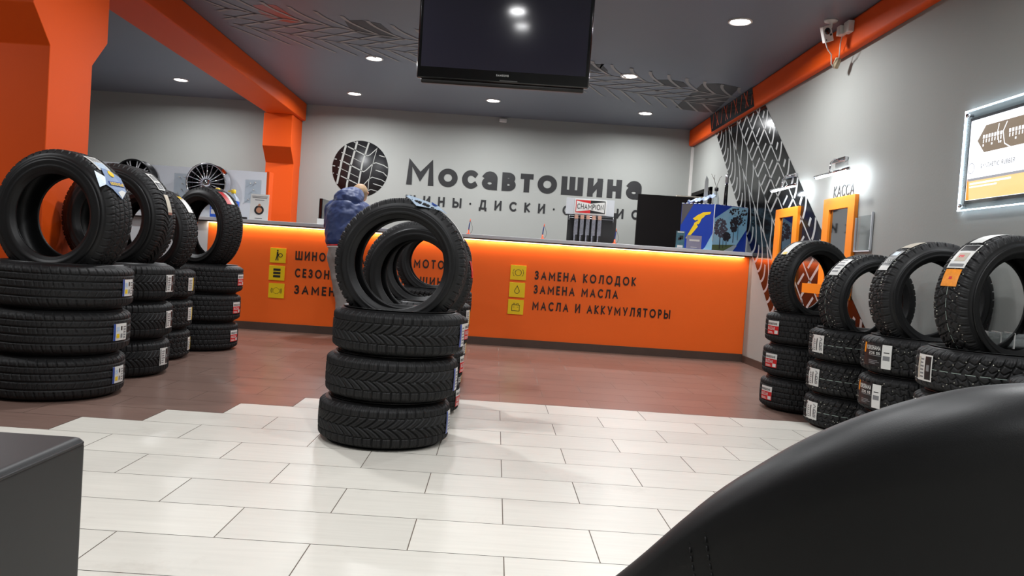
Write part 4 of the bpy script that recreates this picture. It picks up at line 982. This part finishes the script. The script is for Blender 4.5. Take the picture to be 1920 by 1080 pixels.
# ------------------------------------------------------------------ right wall: cash desk windows, lamps, sign, holder, camera
def cash_window(y0, y1, z0, z1, top, side, label, shelf):
    t = thing('cash_window', label, 'window', (XW, (y0 + y1) / 2, z0), 0, 'orange framed cash windows')
    h = (y1 - y0) / 2; H = z1 - z0; dx = -.03
    b = MB()
    b.box(dx, -.001, -h, h, H - top, H, M_FRAME); b.box(dx, -.001, -h, -h + side, 0, H - top, M_FRAME); b.box(dx, -.001, h - side, h, 0, H - top, M_FRAME); b.box(dx, -.001, -h + side, h - side, 0, top * .8, M_FRAME)
    b.build('frame', t)
    b = MB(); b.box(-.012, -.002, -h + side, h - side, top * .8, H - top, M_MIRROR); b.build('glass', t)
    if shelf:
        b = MB(); b.box(-.16, -.03, -h, h, .03, .11, M_FRAME); b.build('tray', t)
cash_window(7.29, 7.87, .80, 1.615, .085, .11, 'orange framed cash window nearer the counter', False)
cash_window(6.135, 6.72, .80, 1.625, .095, .115, 'orange framed cash window under the dark lettering', True)
o = letters('cash_desk_lettering', 'КАССА', .375, .095, .012, .016, M_BLACK, lambda a, c, d: (XW - .001 - d, 6.60 - a, 1.632 + c), .003, None, joined=True)[0]
tag(o, 'thin black word above the second cash window', 'lettering')
def picture_lamp(yc, z, half, label, E):
    t = thing('picture_lamp', label, 'wall lamp', (XW, yc, z), 0, 'tube lamps above the cash windows')
    b = MB(); b.box(-.03, -.001, .0, .24, .115, .150, M_CHROME); b.build('wall_plate', t, .004)
    b = MB(); b.tube([(-.03, .10, .132), (-.08, .08, .132), (-.125, .03, .09), (-.15, -.02, .005)], .007, M_CHROME); b.build('arm', t)
    b = MB(); b.tube([(-.15, -half - .07, .0), (-.15, half - .03, .0)], .012, M_CHROME, 14); b.build('bar', t)
    b = MB(); b.tube([(-.148, -half - .04, -.010), (-.148, half - .06, -.010)], .011, M_TUBE, 12); b.build('tube', t)
    L = bpy.data.lights.new('tube_lamp', 'AREA'); L.shape = 'RECTANGLE'; L.size = .02; L.size_y = half * 2; L.energy = E; L.color = (.86, .94, 1)
    o = bpy.data.objects.new('lamp', L); COL.objects.link(o); o.parent = t; o.location = (-.135, -.05, -.03); o.rotation_euler = (0, R_(-50), 0)
picture_lamp(7.44, 1.785, .30, 'chrome tube lamp above the cash window nearer the counter', 3.0)
picture_lamp(6.38, 1.80, .30, 'bright chrome tube lamp above the dark lettering', 3.2)
t = thing('leaflet_holder', 'empty clear acrylic pocket on the right wall beside second cash window', 'holder', (XW, 6.0, 1.18))
b = MB(); b.box(-.012, -.002, -.13, .13, 0, .27, M_CLEAR); b.build('pocket', t)
b = MB(); b.box(-.016, -.001, -.134, -.128, 0, .29, M_WHITEP); b.box(-.016, -.001, .128, .134, 0, .26, M_WHITEP); b.box(-.016, -.001, -.134, .134, -.004, .004, M_WHITEP); b.build('edges', t)
# backlit sign
t = thing('backlit_sign', 'backlit acrylic advertising sign with brown hexagon on the right wall', 'sign', (XW, 4.30, 1.40)); 
M_EDGE = mat('lit_edge', 'ffffff', .3, emit='d4ecff', estr=7)
M_LITW = mat('lit_white', 'ffffff', .3, emit='f6f8ff', estr=1.6); M_LITB = mat('lit_brown', '8a7660', .3, emit='8a7660', estr=.75); M_LITO = mat('lit_orange', 'f0c070', .3, emit='f2c98a', estr=1.1); M_LITY = mat('lit_amber', 'f0a020', .3, emit='f0a020', estr=.9); M_LITG = mat('lit_grey', '9a9aa2', .3, emit='b4b4bc', estr=.6)
Y0, Y1, HH = .455, -.60, .595
b = MB(); b.box(-.03, -.022, Y1, Y0, 0, HH, M_CLEAR); b.build('acrylic_sheet', t)
b = MB(); 
for (a0, a1, c0, c1) in ((Y0 - .006, Y0, 0, HH), (Y1, Y1 + .006, 0, HH), (Y1, Y0, 0, .006), (Y1, Y0, HH - .006, HH)): b.box(-.031, -.021, a0, a1, c0, c1, M_EDGE)
b.build('lit_edge', t)
b = MB(); b.box(-.021, -.002, Y1 + .05, Y0 - .045, .04, HH - .05, M_TOPDARK); b.build('light_box', t)
b = MB(); b.box(-.0235, -.0212, Y1 + .065, Y0 - .06, .058, HH - .068, M_LITW); pn = b.build('poster', t)
b = MB(); sm_ = lambda a, c, d: (-.0236 - d, a, c)
ya, yb_ = Y0 - .065, Y1 + .07
b.prism([(yb_, .06), (ya, .06), (ya, .18), (yb_, .18)], M_LITO, sm_, .0003); b.prism([(ya - .03, .06), (ya, .06), (ya, .18), (ya - .012, .18)], M_LITY, sm_, .0006); b.prism([(yb_, .17), (ya, .17), (ya, .185), (yb_, .185)], M_LITG, sm_, .0006)
b.prism([(ya - .03, .148), (ya - .40, .148), (ya - .40, .158), (ya - .03, .158)], M_LITW, sm_, .0008); b.prism([(ya - .03, .13), (ya - .28, .13), (ya - .28, .138), (ya - .03, .138)], M_LITW, sm_, .0008)
b.prism([(ya - .07, .40), (ya - .14, .48), (ya - .62, .48), (ya - .69, .40), (ya - .62, .325), (ya - .14, .325)], M_LITB, sm_, .0006)
for k in range(12):
    y = ya - .12 - k * .026 - (.05 if k > 6 else 0)
    b.prism([(y, .405), (y - .016, .405), (y - .016, .425), (y, .425)], M_LITW, sm_, .0009); b.prism([(y - .004, .38), (y - .012, .38), (y - .012, .40), (y - .004, .40)], M_LITW, sm_, .0009)
    if k % 3 == 0: b.prism([(y - .002, .36), (y - .014, .36), (y - .014, .372), (y - .002, .372)], M_LITW, sm_, .0009)
for pts in ([(ya - .26, .47), (ya - .25, .42), (ya - .27, .36)], [(ya - .33, .47), (ya - .3, .42), (ya - .32, .35), (ya - .38, .32)]):
    for q in strip(pts, .006): b.prism([(p.x, p.y) for p in q], M_LITW, sm_, .0009)
for q in ring(.03, .004, 20, 0, 360, ya - .03, .245): b.prism([(p.x, p.y) for p in q], M_LITG, sm_, .0006)
b.build('artwork', pn)
letters('sign_words', 'SYNTHETIC RUBBER', .30, .026, .0035, .007, M_GREYT, lambda a, c, d: (-.0238 - d, ya - .12 - a, .235 + c), .0004, pn, joined=True)
for y, z in ((Y0 - .03, .03), (Y0 - .03, HH - .03), (Y1 + .03, .03), (Y1 + .03, HH - .03)):
    b = MB(); b.tube([(-.04, y, z), (-.001, y, z)], .011, M_CHROME, 16); b.build('stand_off', t)
L = bpy.data.lights.new('sign_lamp', 'AREA'); L.shape = 'RECTANGLE'; L.size = .5; L.size_y = .9; L.energy = 5; L.color = (.92, .96, 1)
o = bpy.data.objects.new('lamp', L); COL.objects.link(o); o.parent = t; o.location = (-.06, -.07, .3); o.rotation_euler = (0, R_(90), 0)
# security camera, adapter boxes and cable at the right beam
t = thing('security_camera', 'small white camera with black lens under the ceiling by right beam', 'camera', (2.56, 6.42, ZC))
b = MB(); b.lathe([(0, 0), (.055, 0), (.05, -.012), (.015, -.02), (.012, -.06), (0, -.06)], M_PLASW, 28); b.build('mount', t)
b = MB(); b.box(-.04, .04, -.02, .02, -.065, .065, M_PLASW); o = b.build('body', t, .006); o.location = (-.035, -.02, -.115); o.rotation_euler = (R_(8), R_(-22), R_(10))
b = MB(); b.lathe([(0, 0), (.027, 0), (.024, .004), (0, .002)], M_TVB, 28, Matrix.Translation((-.002, -.0205, .02)) @ Matrix.Rotation(R_(90), 4, 'X')); b.box(.012, .03, -.023, -.02, -.022, -.006, M_TVB); b.box(-.03, -.022, -.0215, -.02, -.05, -.04, M_TVB); b.build('lens', o)
t = thing('socket_box', 'white wall socket with plugged adapter on the orange beam', 'socket', (2.69, 6.32, 2.955))
b = MB(); b.box(-.05, -.001, -.045, .045, -.045, .045, M_PLASW); b.build('socket', t, .006)
b = MB(); b.box(-.075, -.02, .047, .115, -.045, .03, M_PLASW); b.build('adapter', t, .005)
b = MB()
b.tube([(2.515, 6.39, 2.85), (2.55, 6.42, 2.80), (2.60, 6.46, 2.77), (2.62, 6.50, 2.71), (2.645, 6.51, 2.68), (2.675, 6.50, 2.70)], .0045, M_PLASW); b.tube([(2.675, 6.49, 2.735), (2.66, 6.45, 2.82), (2.645, 6.41, 2.86), (2.65, 6.40, 2.905)], .0045, M_PLASW)
b.lathe([(0, -.045), (.022, -.04), (.026, 0), (.022, .04), (0, .045)], mat('cable_bundle', 'b8a98c', .6), 14, Matrix.Translation((2.664, 6.495, 2.715)) @ Matrix.Rotation(R_(35), 4, 'X'))
tag(b.build('camera_cable', None), 'white cable with tied bundle hanging on the orange beam', 'cable')
# clear plastic wrapped pack on the fourth right stack
t = thing('plastic_pack', 'clear plastic wrapped pack seen through the nearest right tyre', 'pack', (2.55, 3.94, .655)); t.rotation_euler = (0, 0, R_(-12))
b = MB(); b.box(-.13, .15, -.06, .05, 0, .075, mat('clear_wrap', 'e6ecec', .15, trans=.75)); b.build('tray', t, .018, 4)
b = MB(); b.box(-.11, .13, -.045, .035, .008, .05, mat('grey_goods', '8f938f', .5, noise=.4, nscale=60)); b.build('contents', t, .01)
b = MB()
for x in (-.09, -.03, .03, .09): b.box(x - .003, x + .003, -.064, .054, 0.0, .078, M_WHITE)
b.build('white_band', t)

# ------------------------------------------------------------------ man leaning on the counter, seen from behind
def skin_obj(name, nodes, edges, radii, m, parent, root=0, sub=2):
    me = bpy.data.meshes.new(name); me.from_pydata(nodes, edges, []); me.materials.append(m)
    o = bpy.data.objects.new(name, me); COL.objects.link(o); o.parent = parent
    sk = o.modifiers.new('skin', 'SKIN'); sk.use_smooth_shade = True
    for i, r in enumerate(radii):
        d = me.skin_vertices[0].data[i]; d.radius = r if isinstance(r, tuple) else (r, r); d.use_root = (i == root)
    s = o.modifiers.new('sub', 'SUBSURF'); s.levels = s.render_levels = sub
    return o
pe = thing('person', 'man in navy hooded jacket and grey trousers leaning on the counter', 'person', (-1.58, 8.12, 0))
# joint positions relative to the thing's base
N = [(0, 0, .93), (0, .04, 1.08), (0, .13, 1.27), (.01, .21, 1.40), (.035, .29, 1.475), (.06, .37, 1.53), (.065, .40, 1.60),
     (-.17, .17, 1.38), (-.205, .27, 1.17), (-.10, .50, 1.24), (.19, .19, 1.37), (.225, .30, 1.17), (.10, .52, 1.24),
     (-.065, -.01, .86), (.0, .03, .48), (.075, -.03, .09), (.09, -.01, .86), (.17, .05, .48), (.23, -.01, .09),
     (.075, .10, .04), (.23, .13, .04)]
Ed = [(0, 1), (1, 2), (2, 3), (3, 4), (4, 5), (5, 6), (3, 7), (7, 8), (8, 9), (3, 10), (10, 11), (11, 12), (0, 13), (13, 14), (14, 15), (0, 16), (16, 17), (17, 18), (15, 19), (18, 20)]
Rd = [(.10, .08), (.10, .07), (.11, .07), (.08, .06), .05, .07, .055, .045, .036, .028, .045, .036, .028, .07, .05, .036, .07, .05, .036, .025, .025]
def fingers(base, side, Nn, Ee, Rr, wrist):
    palm = len(Nn); Nn.append((base[0] + side * .03, base[1] + .055, base[2] - .015)); Ee.append((wrist, palm)); Rr.append((.032, .016))
    for k, (dx, ln) in enumerate(((-.027, .062), (-.009, .074), (.009, .07), (.027, .055))):
        p = Nn[palm]; i = len(Nn)
        Nn.append((p[0] + dx, p[1] + .04, p[2])); Nn.append((p[0] + dx * 1.1, p[1] + .04 + ln * .55, p[2] - .004)); Nn.append((p[0] + dx * 1.15, p[1] + .04 + ln, p[2] - .014))
        Ee += [(palm, i), (i, i + 1), (i + 1, i + 2)]; Rr += [.0095, .0085, .0075]
    p = Nn[palm]; i = len(Nn); Nn.append((p[0] + side * .04, p[1] - .005, p[2] - .002)); Nn.append((p[0] + side * .055, p[1] + .03, p[2] - .006)); Ee += [(palm, i), (i, i + 1)]; Rr += [.011, .009]
fingers(N[9], 1, N, Ed, Rd, 9); fingers(N[12], -1, N, Ed, Rd, 12)
skin_obj('body', N, Ed, Rd, M_SKIN, pe)
def loft(bb, rings, m, n=28):
    vs = []
    for (c, rx, ry, tilt) in rings:
        M = Matrix.Translation(c) @ Matrix.Rotation(R_(-tilt), 4, 'X')
        vs += [M @ Vector((rx * math.cos(2 * math.pi * k / n), ry * math.sin(2 * math.pi * k / n), 0)) for k in range(n)]
    k_ = len(rings)
    bb.add(vs, [(i * n + k, i * n + (k + 1) % n, (i + 1) * n + (k + 1) % n, (i + 1) * n + k) for i in range(k_ - 1) for k in range(n)] + [tuple(range(n - 1, -1, -1)), tuple(range((k_ - 1) * n, k_ * n))], m, True)
CLOUD = bpy.data.textures.new('folds', 'CLOUDS'); CLOUD.noise_scale = .09; CLOUD.noise_depth = 2
def fused(bb, name, parent, vox=.012, fold=.03):
    o = bb.build(name, parent); r = o.modifiers.new('remesh', 'REMESH'); r.mode = 'VOXEL'; r.voxel_size = vox; r.use_smooth_shade = True
    s = o.modifiers.new('smooth', 'SMOOTH'); s.iterations = 8; s.factor = .6
    d = o.modifiers.new('folds', 'DISPLACE'); d.texture = CLOUD; d.strength = fold; d.mid_level = .5; d.texture_coords = 'LOCAL'
    return o
b = MB()
loft(b, [((0, 0, .965), .165, .135, 8), ((0, .0, 1.0), .19, .155, 10), ((0, .04, 1.12), .205, .16, 16), ((-.005, .09, 1.25), .215, .16, 24), ((-.005, .14, 1.35), .21, .15, 32), ((.0, .19, 1.42), .175, .12, 40), ((.01, .24, 1.47), .11, .09, 45), ((.02, .27, 1.49), .06, .06, 45)], M_JACKET)
def limb(bb, pts, rs, m):
    P = []; Q = []
    for i in range(len(pts) - 1):
        for k in range(5): f = k / 5; P.append(Vector(pts[i]).lerp(Vector(pts[i + 1]), f)); Q.append(rs[i] + (rs[i + 1] - rs[i]) * f)
    P.append(Vector(pts[-1])); Q.append(rs[-1]); bb.tube(P, Q, m, 16)
limb(b, [(-.12, .17, 1.40), (-.175, .18, 1.36), (-.208, .27, 1.18), (-.11, .49, 1.255)], [.075, .082, .066, .05], M_JACKET)
limb(b, [(.12, .19, 1.39), (.19, .20, 1.35), (.228, .30, 1.18), (.11, .51, 1.255)], [.075, .082, .066, .05], M_JACKET)
fused(b, 'jacket', pe)
b = MB()
loft(b, [((-.01, .06, 1.36), .07, .025, 20), ((-.01, .08, 1.39), .125, .06, 28), ((-.005, .12, 1.44), .155, .095, 38), ((.0, .17, 1.49), .155, .10, 46), ((.015, .23, 1.535), .13, .085, 54), ((.035, .28, 1.555), .08, .05, 58)], M_JACKET)
fused(b, 'hood', pe, .010)
b = MB(); loft(b, [((0, -.002, .945), .158, .125, 6), ((0, -.001, .957), .166, .132, 7)], M_WHITE); b.build('white_hem', pe)
b = MB(); loft(b, [((0, -.002, .957), .166, .132, 7), ((0, 0, .97), .170, .136, 8)], M_RED); b.build('red_hem', pe)
b = MB()
loft(b, [((0, -.005, .97), .15, .12, 6), ((0, -.012, .88), .155, .12, 2), ((.01, -.012, .80), .135, .105, 0)], M_PANTS)
limb(b, [(-.06, -.01, .88), (.0, .03, .48), (.075, -.02, .07)], [.095, .072, .06], M_PANTS); limb(b, [(.08, -.01, .88), (.17, .05, .48), (.23, 0, .07)], [.095, .072, .06], M_PANTS)
fused(b, 'trousers', pe)
for sx, y0 in ((.075, -.03), (.23, -.01)):
    b = MB(); loft(b, [((sx, y0 + .05, .0), .042, .125, 0), ((sx, y0 + .05, .02), .048, .135, 0), ((sx, y0 + .04, .055), .044, .115, 0), ((sx, y0 + .0, .09), .038, .055, 0)], M_SHOE); b.build('shoe', pe)
b = MB(); HM = Matrix.Translation((.07, .385, 1.565)) @ Matrix.Rotation(R_(-48), 4, 'X')
pr_ = []
for i in range(13):
    a = R_(-60 + 150 * i / 12); pr_.append((.085 * math.cos(a), .105 * math.sin(a)))
b.lathe([(max(0.0, r), z) for r, z in pr_], M_HAIR, 28, HM); b.build('hair', pe)
b = MB()   # face: head turned down towards the worktop
loft(b, [((.07, .42, 1.49), .05, .05, 40), ((.07, .425, 1.52), .07, .075, 45), ((.07, .415, 1.56), .076, .085, 48), ((.07, .40, 1.60), .06, .07, 48)], M_SKIN)
b.tube([(.07, .475, 1.53), (.07, .50, 1.505), (.07, .48, 1.50)], [.008, .012, .008], M_SKIN)
for sx in (-1, 1): b.tube([(.07 + sx * .074, .39, 1.58), (.07 + sx * .086, .38, 1.565), (.07 + sx * .078, .395, 1.54)], [.008, .014, .007], M_SKIN)
b.build('head', pe)
